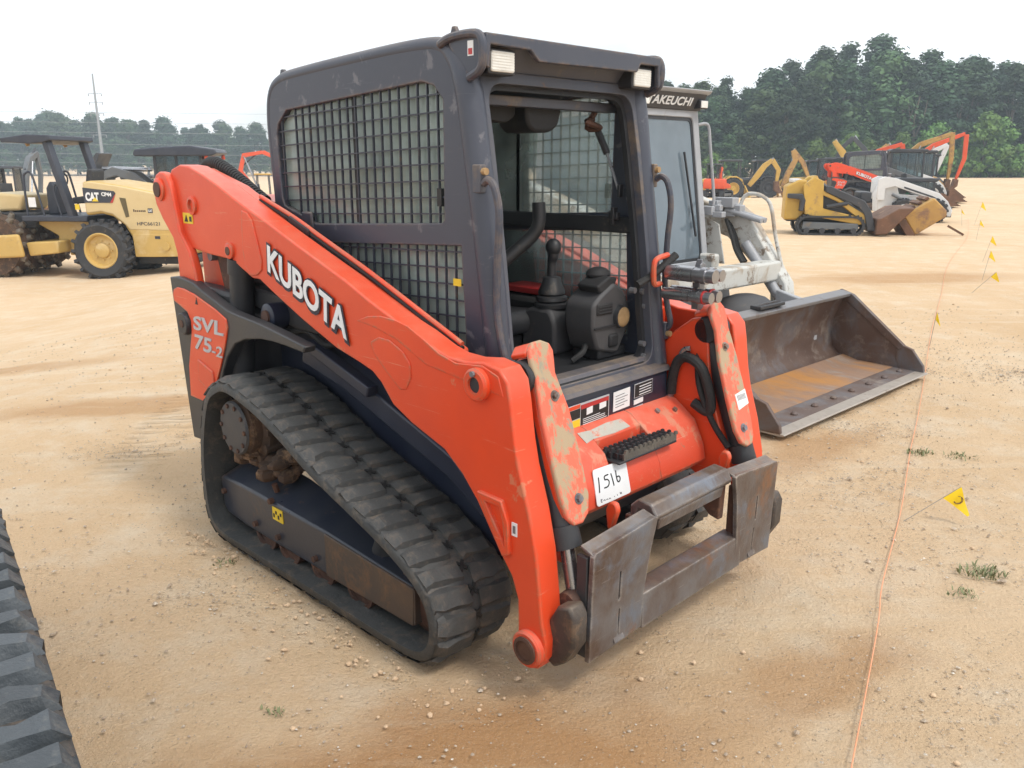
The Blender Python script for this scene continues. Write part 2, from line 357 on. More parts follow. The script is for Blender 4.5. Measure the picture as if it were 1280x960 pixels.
def make_track(root, sg, rows, parts=True, path=TRACK, y0=.84, y1=.49, mats=('rubber', 'rubber'), pitch=.092, lug=(.077, .0195, .018), th=.044):
    """rubber belt with two staggered rows of tread blocks; sg picks the side"""
    P = [Vector((p.x, 0, p.z)) for p in spline([(x, 0, z) for x, z in path], 6, True)]
    inset = [];
    n = len(P); vs = []; fs = []
    def nrm(i):
        t = (P[(i + 1) % n] - P[i - 1]).normalized(); return Vector((t.z, 0, -t.x))
    c = sum(P, Vector()) / n; s = 1 if sum((P[i] - c).dot(nrm(i)) for i in range(n)) > 0 else -1
    prof = [(y0, -.016), (y0 - .012, -.004), ((y0 + y1) / 2, 0), (y1 + .012, -.004), (y1, -.016), (y1, -th), ((y0 + y1) / 2 - .03, -th - .004), ((y0 + y1) / 2 + .03, -th - .004), (y0, -th)]
    m = len(prof); LH = lug[1]
    for i in range(n):
        o = nrm(i) * s
        for y, d in prof:
            q = P[i] + o * (d - LH * .8); vs.append((q.x, sg * y, q.z))
    for i in range(n):
        j = (i + 1) % n
        fs += [(i * m + k, i * m + (k + 1) % m, j * m + (k + 1) % m, j * m + k) for k in range(m)]
    belt = MB().add(vs, fs).build('track', mats[0], root, ang=50)
    pts, pt = path_at(P, pitch); half = (y0 - y1) / 2 - .022
    mid = (y0 + y1) / 2; joined = MB(); slots = MB()
    rj = random.Random(3); lm = []
    for q in range(7):          # worn and chipped, no two quite alike
        l_ = lug_mesh('tread_lug', lug[0], half, LH, lug[2]); k_ = .14 * lug[1] + .0016
        l_.v = [(x + rj.gauss(0, k_), y + rj.gauss(0, k_ * .6), z + (rj.gauss(0, k_ * .5) - abs(rj.gauss(0, k_ * .5)) if z > 0 else 0)) for x, y, z in l_.v]; lm.append(l_)
    mesh = [q.mesh('tread_lug') for q in lm]
    for q in mesh: q.materials.append(M[mats[1]])
    for row in range(2):
        yc = (y0 - half / 2 - .004) if row == 0 else (y1 + half / 2 + .004)
        for k, (p, t) in enumerate(pts):
            if row:
                p2, t2 = pts[(k + 1) % len(pts)]; p = (p + p2) / 2; t = (t + t2).normalized()
            o = Vector((t.z, 0, -t.x)) * s; base = p - o * (LH * .8 + .003)
            ya = Vector((0, sg * (1 if row == 0 else -1), 0)); xa = ya.cross(o)
            mat = Matrix((( xa.x, ya.x, o.x, base.x), (xa.y, ya.y, o.y, sg * yc), (xa.z, ya.z, o.z, base.z), (0, 0, 0, 1)))
            if parts:
                ob = link('tread_lug', mesh[rj.randrange(7)], belt); ob.matrix_local = mat
            else:
                l_ = lm[k % 7]; joined.add([mat @ Vector(v) for v in l_.v], l_.f)
            if row == 0:
                for a in (-1, 1):
                    w = xa * .017; u = Vector((0, .014 * a, 0)); cc = Vector((base.x, sg * mid, base.z)) + o * .0065
                    slots.bar(cc - w - u, cc + w + u, .011, .006, o)
    if not parts: joined.build('tread', mats[1], belt, stuff=True)
    slots.build('belt_slot', 'black_print', belt, stuff=True)
    return belt
LOADER = thing('compact_track_loader', 'orange compact track loader with grey-blue mesh-sided cab and lot tag 1516', 'track loader', (-.115, 3.432, 0), R(-44.7))
def build_loader(T):
    # ---- tracks and undercarriage
    make_track(T, -1, 2, True); make_track(T, 1, 2, False)
    for sg in (-1, 1):
        y = lambda a: sg * a
        st = [(-.935, .150, .285, .325), (-.90, .118, .294, .36), (-.74, .104, .294, .398), (-.42, .102, .292, .372), (-.08, .102, .290, .310), (.20, .106, .277, .284), (.455, .110, .262, .266)]
        vs = []; fs = []
        for x_, zb, zt, zi in st: vs += [(x_, y(.62), zb), (x_, y(.775), zb), (x_, y(.78), zt), (x_, y(.62), zi)]
        for i in range(len(st) - 1): fs += [(i * 4 + k, i * 4 + (k + 1) % 4, i * 4 + 4 + (k + 1) % 4, i * 4 + 4 + k) for k in range(4)]
        n_ = len(st) * 4 - 4; fs += [(3, 2, 1, 0), (n_, n_ + 1, n_ + 2, n_ + 3)]
        fo = MB().add(vs, fs).build('track_frame', 'frame_paint', T, bevel=.010, seg=3)
        if sg < 0:
            MB().prism([(-.08, .108), (.458, .114), (.466, .258), (-.08, .285)], -.786, -.774).build('frame_cover', 'frame_brown', fo, bevel=.003)
            MB().box(.452, .468, -.783, -.63, .12, .255).build('frame_end', 'frame_brown', fo, bevel=.003)
            MB().cyl((.19, -.69, .25), (.20, -.66, .335), .062, n=18).build('tension_port', 'interior', fo)
            w = MB()
            for bx_, bz in ((-.90, .225), (-.50, .355), (-.48, .300), (-.63, .150), (-.44, .150), (-.16, .150)): MB().cyl((bx_, -.74 if bz > .32 else -.773, bz - (.03 if bz > .32 else 0)), (bx_, -.75 if bz > .32 else -.794, bz + (.005 if bz > .32 else 0)), .013, n=6).build('bolt', 'rust', fo)
            st = MB().box(-.475, -.395, -.7825, -.776, .222, .278).build('caution_sticker', 'yellow_print', fo)
            q = MB()
            for k in range(4): q.box(-.468 + .018 * k, -.457 + .018 * k, -.784, -.782, .233 + .018 * (k % 2), .250 + .015 * (k % 2))
            q.build('sticker_print', 'black_print', fo, stuff=True)
        for rx in (-.57, -.38, -.13, .12):
            MB().lathe([(.03, .012), (.070, .012), (.072, 0), (.086, 0), (.086, .05), (.05, .055), (.05, .10), (.086, .105), (.086, .15), (.03, .155)], (rx, y(.772), .128), (0, -sg, 0), 26).build('roller', 'rust', T)
        MB().lathe([(.05, 0), (.11, .01), (.12, .03), (.145, .035), (.145, .07), (.09, .08), (.09, .12), (.145, .13), (.145, .17), (.05, .18)], (.46, y(.76), .215), (0, -sg, 0), 28).build('idler', 'rust', T)
        sp = MB().lathe([(.10, 0), (.12, .02), (.12, .06), (.16, .07), (.16, .22), (.08, .23)], (-.70, y(.80), .575), (0, -sg, 0), 26)
        for k in range(12):
            a = k * math.pi / 6; sp.cyl((-.70 + .155 * math.cos(a), y(.745), .575 + .155 * math.sin(a)), (-.70 + .155 * math.cos(a), y(.60), .575 + .155 * math.sin(a)), .018, n=8)
        for k in range(9):
            a = k * math.pi / 4.5; sp.cyl((-.70 + .09 * math.cos(a), y(.80), .575 + .09 * math.sin(a)), (-.70 + .09 * math.cos(a), y(.812), .575 + .09 * math.sin(a)), .011, n=6)
        sp.build('drive_sprocket', 'mud', T)
        MB().lathe([(.118, 0), (.112, .010), (.04, .014)], (-.70, y(.802), .575), (0, sg, 0), 26).build('hub_cover', 'pod_grey', T)
        for k in range(10):
            a = k * math.pi / 5; MB().cyl((-.70 + .098 * math.cos(a), y(.806), .575 + .098 * math.sin(a)), (-.70 + .098 * math.cos(a), y(.820), .575 + .098 * math.sin(a)), .010, n=6).build('hub_bolt', 'rust', T)
        mud = MB(); rr = random.Random(4)
        for k in range(46):
            px = -.86 + rr.random() * .42; mud.ball((px, y(.62 + rr.random() * .13), .40 + rr.random() * .10 - (px + .86) * .02), .03 + rr.random() * .035, .03 + rr.random() * .03, .02 + rr.random() * .025, 7, 5)
        mo = mud.build('caked_mud', 'mud', T, stuff=True)
    # ---- chassis and rear body
    ch = MB().prism([(-1.18, .30), (.55, .26), (.70, .45), (.62, .74), (.55, .86), (-.85, .95), (-1.2, .95)], -.47, .47).build('chassis', 'navy', T, bevel=.01)
    for sg in (-1, 1):
        MB().prism([(-.47, .955), (-.16, .89), (.09, .80), (.45, .68), (.62, .55), (.60, .50), (.42, .60), (.05, .72), (-.2, .80), (-.5, .86)], sg * .46, sg * .585).build('side_rail', 'navy', T, bevel=.008)
        MB().bar((-.40, sg * .60, .955), (.02, sg * .60, .835), .05, .045).build('rail_box', 'navy', T, bevel=.006)
    MB().box(-1.32, -.86, -.685, .685, .42, 1.12).box(-1.22, -.84, -.50, .50, 1.12, 1.46).build('engine_body', 'black_plastic', T, bevel=.02)
    MB().prism([(-1.25, 1.46), (-.83, 1.46), (-.83, 1.50), (-1.15, 1.52), (-1.26, 1.48)], -.47, .47).build('engine_hood', 'orange', T, bevel=.015)
    pan = [(-1.345, 1.152), (-1.255, 1.16), (-1.113, 1.148), (-1.023, 1.118), (-.805, 1.06), (-.736, 1.053), (-.532, 1.038), (-.333, 1.014), (-.20, .995), (-.215, .968), (-.321, .975),
           (-.443, .979), (-.542, .974), (-.671, .953), (-.76, .921), (-.836, .853), (-.886, .783), (-.93, .70), (-1.02, .55), (-1.06, .40), (-1.265, .385)]
    ora = [(-1.315, 1.075), (-1.30, 1.10), (-1.263, 1.112), (-1.20, 1.112), (-1.094, 1.098), (-.90, 1.052), (-.812, 1.022), (-.802, .985), (-.84, .90), (-.905, .79), (-.95, .72), (-1.02, .60), (-1.235, .60), (-1.22, .75), (-1.155, .92), (-1.152, .97), (-1.18, 1.008), (-1.31, 1.045)]
    for sg in (-1, 1):
        po = MB().prism(pan, sg * .742, sg * .69).build('rear_side_panel', 'panel_black', T, bevel=.006)
        oo = MB().prism(ora, sg * .749, sg * .74).build('side_decal', 'orange', po, bevel=.003)
        MB().prism([(-1.11, .80), (-.97, .765), (-.96, .70), (-1.01, .66), (-1.12, .70)], sg * .756, sg * .745).build('decal_step', 'orange', po, bevel=.008)
        MB().cyl((-1.215, sg * .735, .95), (-1.215, sg * .765, .95), .055, .05, 20).build('panel_lock', 'black_plastic', po, bevel=.004)
        MB().cyl((-1.215, sg * .765, .95), (-1.215, sg * .768, .95), .018, .018, 12).build('lock_pin', 'rust', po)
    u, v = (1, 0, 0), (0, 0, 1)
    text('model_lettering', 'SVL', 'grey_print', T, (-1.125, -.7495, .935), (1, 0, .03), (.2, 0, 1), .285, .066, .003, .02)
    text('model_lettering', '75', 'grey_print', T, (-1.135, -.7495, .845), (1, 0, .0), (.25, 0, 1), .165, .072, .003, .02)
    text('model_lettering', '-2', 'grey_print', T, (-.965, -.7495, .842), (1, 0, .0), (.25, 0, 1), .095, .050, .003, .01)
    MB().prism([(-1.085, 1.055), (-1.06, 1.055), (-1.07, 1.085)], -.7505, -.748).build('arrow_mark', 'black_print', T)
    # ---- lift arms
    top = [(-1.362, 1.60), (-1.33, 1.635), (-1.242, 1.656), (-1.154, 1.65), (-1.03, 1.616), (-.902, 1.575), (-.779, 1.529), (-.695, 1.499), (-.512, 1.44), (-.301, 1.366), (.007, 1.262), (.15, 1.205),
           (.28, 1.16), (.40, 1.125), (.50, 1.088), (.56, 1.074), (.64, 1.072), (.722, 1.083), (.79, 1.072), (.825, 1.035), (.838, .97)]
    front = [(.855, .855), (.872, .778), (.915, .646), (.945, .52), (.960, .40), (.972, .30), (.988, .24), (.985, .18), (.955, .135), (.915, .12), (.87, .13), (.855, .16)]
    low = [(.87, .238), (.869, .342), (.841, .415), (.781, .487), (.741, .545), (.686, .622), (.617, .694), (.531, .756), (.362, .809), (.263, .854), (.198, .922), (.150, .952), (.078, .971), (-.071, 1.003),
           (-.287, 1.077), (-.52, 1.170), (-.60, 1.205), (-.66, 1.205), (-.74, 1.235), (-.822, 1.267), (-1.025, 1.275), (-1.194, 1.291), (-1.265, 1.341), (-1.304, 1.458), (-1.357, 1.553)]
    for sg in (-1, 1):
        y = lambda a: sg * a
        A = MB().prism(top + front + low, y(.69), y(.595)).build('lift_arm', 'orange', T, bevel=.007, seg=3)
        MB().prism([(-1.30, 1.60), (-1.2, 1.64), (-.9, 1.57), (-.5, 1.42), (0, 1.25), (.5, 1.07), (.5, 1.0), (0, 1.10), (-.5, 1.22), (-.9, 1.35), (-1.2, 1.4)], y(.596), y(.545)).build('arm_inner_plate', 'orange', A, bevel=.006)
        pad = [(-.70, 1.478), (-.655, 1.470), (-.622, 1.445), (-.591, 1.365), (-.565, 1.285), (-.572, 1.245), (-.611, 1.222), (-.66, 1.215), (-.70, 1.25), (-.715, 1.31), (-.71, 1.40)]
        MB().prism(pad, y(.695), y(.688)).build('arm_pad', 'orange', A, bevel=.004)
        MB().prism([(.15, 1.06), (.20, 1.085), (.26, 1.083), (.33, 1.055), (.37, 1.018), (.372, .97), (.345, .925), (.31, .918), (.24, .965), (.17, 1.02)], y(.694), y(.688)).build('arm_pad', 'orange', A, bevel=.004)
        MB().prism([(.071, 1.125), (.14, 1.150), (.214, 1.160), (.30, 1.156), (.362, 1.145), (.444, 1.112), (.518, 1.078), (.6, 1.06), (.72, 1.072), (.79, 1.05), (.81, .99), (.45, 1.03), (.3, 1.09), (.18, 1.115)], y(.693), y(.688)).build('arm_pad', 'orange', A, bevel=.004)
        o1 = [(.70, .665), (.81, .662), (.838, .60), (.842, .49), (.815, .475)]
        h1 = [(.735, .640), (.80, .640), (.815, .60), (.822, .52)]
        MB().prism(o1, y(.705), y(.685), holes=[h1]).build('tie_down_bracket', 'orange', A, bevel=.004)
        MB().lathe([(.052, 0), (.052, .022), (.044, .028), (.026, .028), (.024, .012)], (.705, y(.688), 1.012), (0, sg, 0), 24).build('pin_boss', 'orange', A)
        MB().cyl((.705, y(.69), 1.012), (.705, y(.708), 1.012), .025, n=18).build('pin', 'black_plastic', A)
        MB().cyl((.705, y(.70), 1.048), (.705, y(.725), 1.048), .009, n=8).build('bolt', 'grey_metal', A)
        MB().lathe([(.060, 0), (.060, .020), (.054, .026)], (.925, y(.688), .20), (0, sg, 0), 28).build('pin_boss', 'orange_dusty', A)
        MB().lathe([(.045, 0), (.045, .030), (.034, .032), (.034, .026)], (.925, y(.69), .20), (0, sg, 0), 24).build('pin', 'rust', A)
        MB().lathe([(.040, 0), (.040, .012), (.028, .014), (.026, .003)], (-1.144, y(.688), 1.481), (0, sg, 0), 22).build('pin_boss', 'orange', A)
        MB().lathe([(.035, 0), (.035, .012), (.028, .015)], (-.829, y(.688), 1.305), (0, sg, 0), 22).build('pin_boss', 'orange', A)
        MB().cyl((-.829, y(.69), 1.305), (-.829, y(.706), 1.305), .018, n=14).build('pin', 'rust', A)
        # rear link
        lk = [(-1.489, 1.535), (-1.475, 1.585), (-1.446, 1.612), (-1.405, 1.625), (-1.372, 1.622), (-1.335, 1.607), (-1.31, 1.575), (-1.292, 1.52), (-1.277, 1.46), (-1.255, 1.361), (-1.18, 1.285), (-1.14, 1.20), (-1.115, 1.08), (-1.10, .9), (-1.30, .9), (-1.302, 1.26), (-1.33, 1.33), (-1.42, 1.41), (-1.475, 1.475)]
        K = MB().prism(lk, y(.715), y(.675)).build('rear_link', 'orange', T, bevel=.008, seg=3)
        MB().lathe([(.052, 0), (.052, .01), (.046, .014)], (-1.414, y(.713), 1.545), (0, sg, 0), 24).build('pin_boss', 'orange', K)
        MB().cyl((-1.414, y(.715), 1.545), (-1.414, y(.733), 1.545), .034, n=20).build('pin', 'rust', K)
        MB().cyl((-1.414, y(.68), 1.545), (-1.414, y(.50), 1.545), .04, n=16).build('pivot_tube', 'orange', K)
        MB().prism([(-1.29, 1.50), (-1.15, 1.30), (-.93, 1.28), (-.96, 1.10), (-1.1, .9), (-1.30, .9)], y(.60), y(.56)).build('link_plate', 'orange', K, bevel=.006)
        MB().prism([(-1.10, 1.29), (-1.0, 1.29), (-.93, 1.06), (-1.02, 1.05)], y(.63), y(.605)).build('link_slot', 'rust', K, bevel=.01)
        MB().cyl((-1.10, y(.61), 1.26), (-1.10, y(.655), 1.26), .022, n=14).build('bolt', 'grey_metal', K)
        # lift cylinder and control link
        C = MB().cyl((-.83, y(.645), 1.22), (-.90, y(.645), .72), .052, n=20).cyl((-.823, y(.645), 1.27), (-.832, y(.645), 1.205), .06, n=20).build('lift_cylinder', 'black_plastic', T)
        MB().prism([(-.86, 1.14), (-.62, 1.13), (-.28, 1.05), (-.22, 1.0), (-.5, 1.0), (-.85, 1.06)], y(.60), y(.52)).build('control_link', 'black_plastic', T, bevel=.01)
        MB().lathe([(.055, 0), (.055, .07), (.045, .075)], (-.595, y(.60), 1.05), (0, sg, 0), 22).build('link_boss', 'navy', T)
        MB().cyl((-.595, y(.66), 1.05), (-.595, y(.685), 1.05), .028, n=16).build('link_pin', 'rust', T)
        hp = [(-.85, y(.62), .99), (-.6, y(.60), .97), (-.45, y(.58), 1.0), (-.3, y(.58), .96), (-.2, y(.55), 1.0)]
        MB().tube(hp, .014, 8, smooth=6).tube([(p[0] + .03, p[1] - .02 * sg, p[2] + .03) for p in hp], .012, 8, smooth=6).build('hose', 'hose', T)
    L_ = Vector((.530, 0, -.205)).normalized(); U_ = Vector((.25, 0, 1))
    n_ = Vector((.27, 0, .97))
    text('brand_lettering', 'KUBOTA', 'navy_print', T, (-.522, -.6965, 1.236), (.540, 0, -.208), (.08, 0, 1), .590, .130, .001, .055)
    text('brand_lettering', 'KUBOTA', 'white_print', T, (-.512, -.6985, 1.247), (.540, 0, -.208), (.08, 0, 1), .565, .108, .001, .025)
    MB().box(-1.25, -1.155, -.6925, -.69, 1.40, 1.447).build('caution_sticker', 'yellow_print', T)
    MB().prism([(-1.235, 1.408), (-1.215, 1.438), (-1.20, 1.408)], -.694, -.692).box(-1.185, -1.165, -.694, -.692, 1.41, 1.432).build('sticker_print', 'black_print', T)
    MB().box(.845, .868, -.6925, -.69, .556, .600).build('arm_sticker', 'white_print', T)
    MB().box(.851, .862, -.6935, -.692, .565, .590).build('sticker_print', 'grey_metal', T)
    # hoses and steel lines along the inside of the near arm
    for dz, r_, m_ in ((.012, .010, 'hose'), (.028, .009, 'orange'), (-.01, .010, 'hose')):
        MB().tube([(-.75, -.575, 1.50 + dz), (-.5, -.572, 1.425 + dz), (-.3, -.572, 1.355 + dz), (0, -.572, 1.25 + dz), (.3, -.572, 1.135 + dz), (.5, -.575, 1.06 + dz)], r_, 8, smooth=5).build('arm_line', m_, T)
    MB().bar((-.52, -.572, 1.447), (-.38, -.572, 1.398), .03, .028).build('line_clamp', 'black_plastic', T, bevel=.004)
    rib = MB(); pp = spline([(-1.42, .50, 1.60), (-1.36, .50, 1.655), (-1.28, .50, 1.665), (-1.17, .50, 1.635), (-1.06, .50, 1.592), (-.95, .50, 1.545), (-.84, .50, 1.50)], 6)
    pp = [Vector((p.x, -p.y, p.z)) for p in pp]
    rib.tube(pp, .021, 10)
    for i in range(1, len(pp) - 1):
        d = (pp[i + 1] - pp[i - 1]).normalized(); rib.cyl(pp[i] - d * .007, pp[i] + d * .007, .028, n=12)
    rib.build('ribbed_hose', 'hose', T)
    # ---- cab
    cab(T)
    front_end(T)
def XF(z):
    """where the sloping front of the cab stands at a height"""
    P = [(.60, .62), (.86, .585), (1.05, .560), (1.39, .518), (1.71, .466), (1.93, .425), (2.06, .395)]
    for (a, b), (c, d) in zip(P, P[1:]):
        if z <= c: return b + (d - b) * (z - a) / (c - a)
    return P[-1][1]
def cab(T):
    side = [(-.80, .90), (-.80, 1.45), (-.815, 1.59), (-.825, 1.76), (-.825, 1.885), (-.812, 1.93), (-.785, 1.965), (-.74, 1.99), (-.68, 2.003), (-.553, 2.014), (-.108, 2.037), (.203, 2.046), (.29, 2.044), (.345, 2.025), (.39, 1.985), (.425, 1.93), (.466, 1.71), (.518, 1.39), (.56, 1.05), (.585, .86)]
    wu = [(-.677, 1.872), (.198, 1.928), (.262, 1.912), (.306, 1.868), (.302, 1.475), (.285, 1.464), (-.501, 1.424), (-.735, 1.487), (-.752, 1.52), (-.761, 1.779), (-.745, 1.82)]
    wd = [(-.42, 1.352), (.385, 1.393), (.41, .96), (-.30, .96)]
    for sg in (-1, 1):
        y = lambda a: sg * a
        S = MB().prism(side, y(.472), y(.445), holes=[wu, wd]).build('cab_side', 'cab_paint', T, bevel=.004)
        guard(wu, y(.460)).build('window_guard', 'guard_paint', S, stuff=True)
        guard(wd, y(.460)).build('window_guard', 'guard_paint', S, stuff=True)
        gl = 'glass' if sg < 0 else 'glass_in'
        MB().prism(wu, y(.446), y(.440)).build('window_pane', gl, S)
        MB().prism(wd, y(.446), y(.440)).build('window_pane', gl, S)
        MB().box(-.245, -.225, y(.444) - .004, y(.444) + .004, 1.44, 1.9).build('pane_rail', 'black_plastic', S)
        tb = [(-.80, y(.445), .95), (-.80, y(.445), 1.45), (-.82, y(.445), 1.75), (-.82, y(.445), 1.86), (-.80, y(.445), 1.94), (-.74, y(.445), 1.985), (-.6, y(.445), 2.005), (-.1, y(.445), 2.032), (.18, y(.445), 2.040), (.29, y(.445), 2.030), (.36, y(.445), 1.985), (.405, y(.445), 1.90), (.44, y(.443), 1.70), (.49, y(.443), 1.39), (.535, y(.443), 1.05), (.565, y(.443), .86)]
        MB().tube(tb, lambda t: .030 + .016 * min(1, max(0, (t - .62) / .1)), 14, smooth=5).build('cab_tube', 'cab_paint', S)
        MB().box(-.60, -.52, y(.480), y(.465), 1.405, 1.47).build('window_latch', 'cab_paint', S, bevel=.01)
        MB().box(.262, .285, y(.468), y(.452), 1.52, 1.58).build('inner_latch', 'black_print', S)
        # grab handle and its brackets
        hb = [(XF(1.60) + .02, y(.475), 1.60), (XF(1.6) + .045, y(.477), 1.612), (XF(1.58) + .072, y(.478), 1.585), (XF(1.5) + .078, y(.478), 1.50), (XF(1.38) + .05, y(.478), 1.36), (XF(1.2) + .025, y(.478), 1.2), (XF(1.1) + .03, y(.478), 1.10), (XF(1.03) + .04, y(.478), 1.03), (XF(1.0) + .01, y(.476), .995)]
        MB().tube(hb, .0125, 10, smooth=5).build('grab_handle', 'cab_paint', T)
        MB().box(XF(1.61) - .02, XF(1.61) + .02, y(.488), y(.462), 1.57, 1.66).build('handle_bracket', 'cab_rusty', T, bevel=.004)
        MB().box(XF(1.0) - .02, XF(1.0) + .025, y(.488), y(.462), .96, 1.03).build('handle_bracket', 'cab_rusty', T, bevel=.004)
        MB().cyl((XF(1.64) + .015, y(.475), 1.638), (XF(1.64) + .04, y(.475), 1.638), .012, n=8).build('bolt', 'tan_lid', T)
        MB().cyl((XF(.98) + .015, y(.475), .985), (XF(.98) + .04, y(.475), .985), .012, n=8).build('bolt', 'tan_lid', T)
    MB().box(-.39, -.20, -.4735, -.47, .99, 1.05).build('cab_sticker', 'yellow_print', T)
    MB().box(.345, .385, -.4735, -.4715, 1.255, 1.28).build('cab_sticker', 'yellow_print', T)
    # front frame with the open doorway
    fo = [(-.462, .86), (.462, .86), (.462, 1.955), (-.462, 1.955)]
    op = rnd_poly([(-.396, .882), (.396, .882), (.388, 1.918), (-.388, 1.918)], .075, 6)
    fz = lambda u, v, w: (XF(v) + w, u, v)
    def dense(p):
        o = []
        for i in range(len(p)):
            a, b = Vector(p[i]), Vector(p[(i + 1) % len(p)]); n = max(1, int((b - a).length / .12)); o += [tuple(a.lerp(b, k / n)) for k in range(n)]
        return o
    F = MB().prism(dense(fo), -.035, .004, fn=fz, holes=[dense(op)]).build('front_frame', 'cab_rusty', T, bevel=.003)
    ins = rnd_poly([(-.375, .895), (.375, .895), (.368, 1.900), (-.368, 1.900)], .07, 6)
    MB().prism(dense(rnd_poly([(-.402, .878), (.402, .878), (.394, 1.925), (-.394, 1.925)], .08, 6)), -.055, -.032, fn=fz, holes=[dense(ins)]).build('door_seal', 'black_plastic', F)
    # roof, visor, lights
    MB().prism([(-.78, 1.97), (-.70, 1.999), (-.1, 2.035), (.2, 2.045), (.36, 2.03), (.36, 2.01), (.2, 2.02), (-.1, 2.01), (-.7, 1.97)], -.44, .44).build('roof', 'cab_paint', T, bevel=.004)
    MB().prism([(.30, 2.062), (.485, 2.058), (.506, 2.047), (.506, 2.040), (.48, 2.044), (.30, 2.046)], -.466, .466).build('roof_visor', 'cab_paint', T, bevel=.004)
    lip = [(-.466, 2.055), (.466, 2.055), (.466, 1.955), (.452, 1.94), (.446, 2.022), (.335, 2.022), (.315, 1.992), (-.225, 1.985), (-.265, 2.018), (-.446, 2.022), (-.452, 1.95), (-.466, 1.955)]
    MB().prism(lip, .492, .512, 'x').build('visor_lip', 'cab_paint', T, bevel=.004)
    MB().add([(XF(1.95) - .005, -.45, 1.955), (XF(1.95) - .005, .45, 1.955), (.485, .45, 2.04), (.485, -.45, 2.04)], [(0, 1, 2, 3)]).add([(XF(1.95) - .012, -.45, 1.955), (XF(1.95) - .012, .45, 1.955), (.478, .45, 2.043), (.478, -.45, 2.043)], [(0, 1, 2, 3)]).build('header_panel', 'cab_rusty', T)
    for sg in (-1, 1):
        y = lambda a: sg * a
        ck = rnd_poly([(.33, 2.045), (.505, 2.05), (.505, 1.955), (.43, 1.925)], .035, 5)
        c_ = MB().prism(ck, y(.474), y(.458)).build('visor_cheek', 'cab_paint', T, bevel=.003)
        MB().tube([(.30, y(.474), 2.035), (.36, y(.476), 2.052), (.47, y(.476), 2.054), (.503, y(.476), 2.03), (.505, y(.476), 1.975), (.49, y(.476), 1.945), (.44, y(.474), 1.925)], .014, 10, smooth=6).build('cheek_tube', 'cab_paint', c_)
        MB().box(.435, .462, y(.4755), y(.473), 1.99, 2.035).build('cheek_sticker', 'white_print', c_)
        MB().box(.440, .457, y(.477), y(.4754), 1.994, 2.012).build('sticker_print', 'red_print', c_)
        W = MB().prism(rnd_poly([(y(.375) - .062, 1.937), (y(.375) + .062, 1.937), (y(.375) + .062, 2.016), (y(.375) - .062, 2.016)], .012, 3), .42, .488, 'x').build('work_light', 'black_plastic', T, bevel=.004)
        MB().prism(rnd_poly([(y(.375) - .052, 1.945), (y(.375) + .052, 1.945), (y(.375) + .052, 2.008), (y(.375) - .052, 2.008)], .008, 3), .485, .494, 'x').build('lens', 'lens', W, bevel=.003)
        q = MB()
        for k in range(7): q.box(.4935, .4955, y(.375) - .05, y(.375) + .05, 1.951 + k * .0085, 1.954 + k * .0085)
        q.build('lens_rib', 'lens', W, stuff=True)
    MB().prism([(.285, 2.03), (.36, 2.03), (.325, 2.095), (.31, 2.095)], -.43, -.415, holes=[[(.312, 2.055), (.328, 2.055), (.32, 2.075)]]).build('lifting_eye', 'cab_paint', T, bevel=.003)
    MB().prism([(-.80, 1.97), (-.70, 1.99), (-.75, 2.04), (-.77, 2.04)], -.43, -.415).build('lifting_eye', 'cab_paint', T, bevel=.003)
    # inside
    MB().box(-.80, -.775, -.44, .44, .9, 1.42).box(-.80, -.775, -.44, -.36, 1.4, 2.0).box(-.80, -.775, .36, .44, 1.4, 2.0).box(-.80, -.775, -.44, .44, 1.88, 2.0).build('cab_rear_wall', 'interior', T, bevel=.004)
    MB().box(-.792, -.786, -.37, .37, 1.41, 1.89).build('window_pane', 'glass_in', T)
    MB().box(-.78, .58, -.44, .44, .86, .885).build('cab_floor', 'interior', T, bevel=.003)
    for sg in (-1, 1):
        MB().box(-.6, XF(1.4) - .06, sg * .435, sg * .405, 1.385, 1.45).build('inner_rail', 'black_plastic', T, bevel=.006)
        MB().box(-.5, .05, sg * .43, sg * .27, .885, 1.09).build('side_console', 'interior', T, bevel=.02)
    MB().bar((.31, -.42, 1.875), (.31, .42, 1.875), .05, .035).build('door_rail', 'cab_rusty', T, bevel=.004)
    MB().tube([(.30, .33, 1.86), (.26, .33, 1.80), (.31, .35, 1.80), (.30, .28, 1.82), (.28, .34, 1.83)], .012, 8, smooth=4).build('spring', 'rust', T)
    MB().tube([(.28, .36, 1.81), (.33, .375, 1.70)], .014, 8).build('gas_strut', 'black_plastic', T)
    MB().tube([(.33, .375, 1.70), (.385, .385, 1.56)], .006, 8).build('strut_rod', 'steel', T)
    MB().box(.385, .40, .375, .40, 1.53, 1.58).build('strut_mount', 'black_plastic', T, bevel=.003)
    MB().box(.36, .375, .37, .40, 1.42, 1.49).box(.345, .39, .375, .395, 1.44, 1.47).build('door_latch', 'black_plastic', T, bevel=.003)
    hl = MB(); hl.prism(rnd_poly([(-.05, 1.88), (.16, 1.88), (.135, 1.80), (.09, 1.775), (.0, 1.775), (-.035, 1.80)], .03, 4), .12, .28, 'x')
    hl.build('roof_console', 'interior', T, bevel=.012)
    MB().prism(rnd_poly([(-.26, 1.88), (-.06, 1.88), (-.06, 1.83), (-.11, 1.805), (-.22, 1.815)], .02, 4), .10, .24, 'x').build('roof_console', 'interior', T, bevel=.012)
    MB().tube([(.2, -.17, 1.82), (.2, -.165, 1.785), (.205, -.17, 1.765), (.21, -.15, 1.76)], .01, 7, smooth=4).build('microphone', 'black_plastic', T)
    s_ = MB(); s_.prism(rnd_poly([(-.40, 1.03), (.08, 1.06), (.115, 1.02), (.10, .96), (-.40, .94)], .04, 5), -.24, .24)
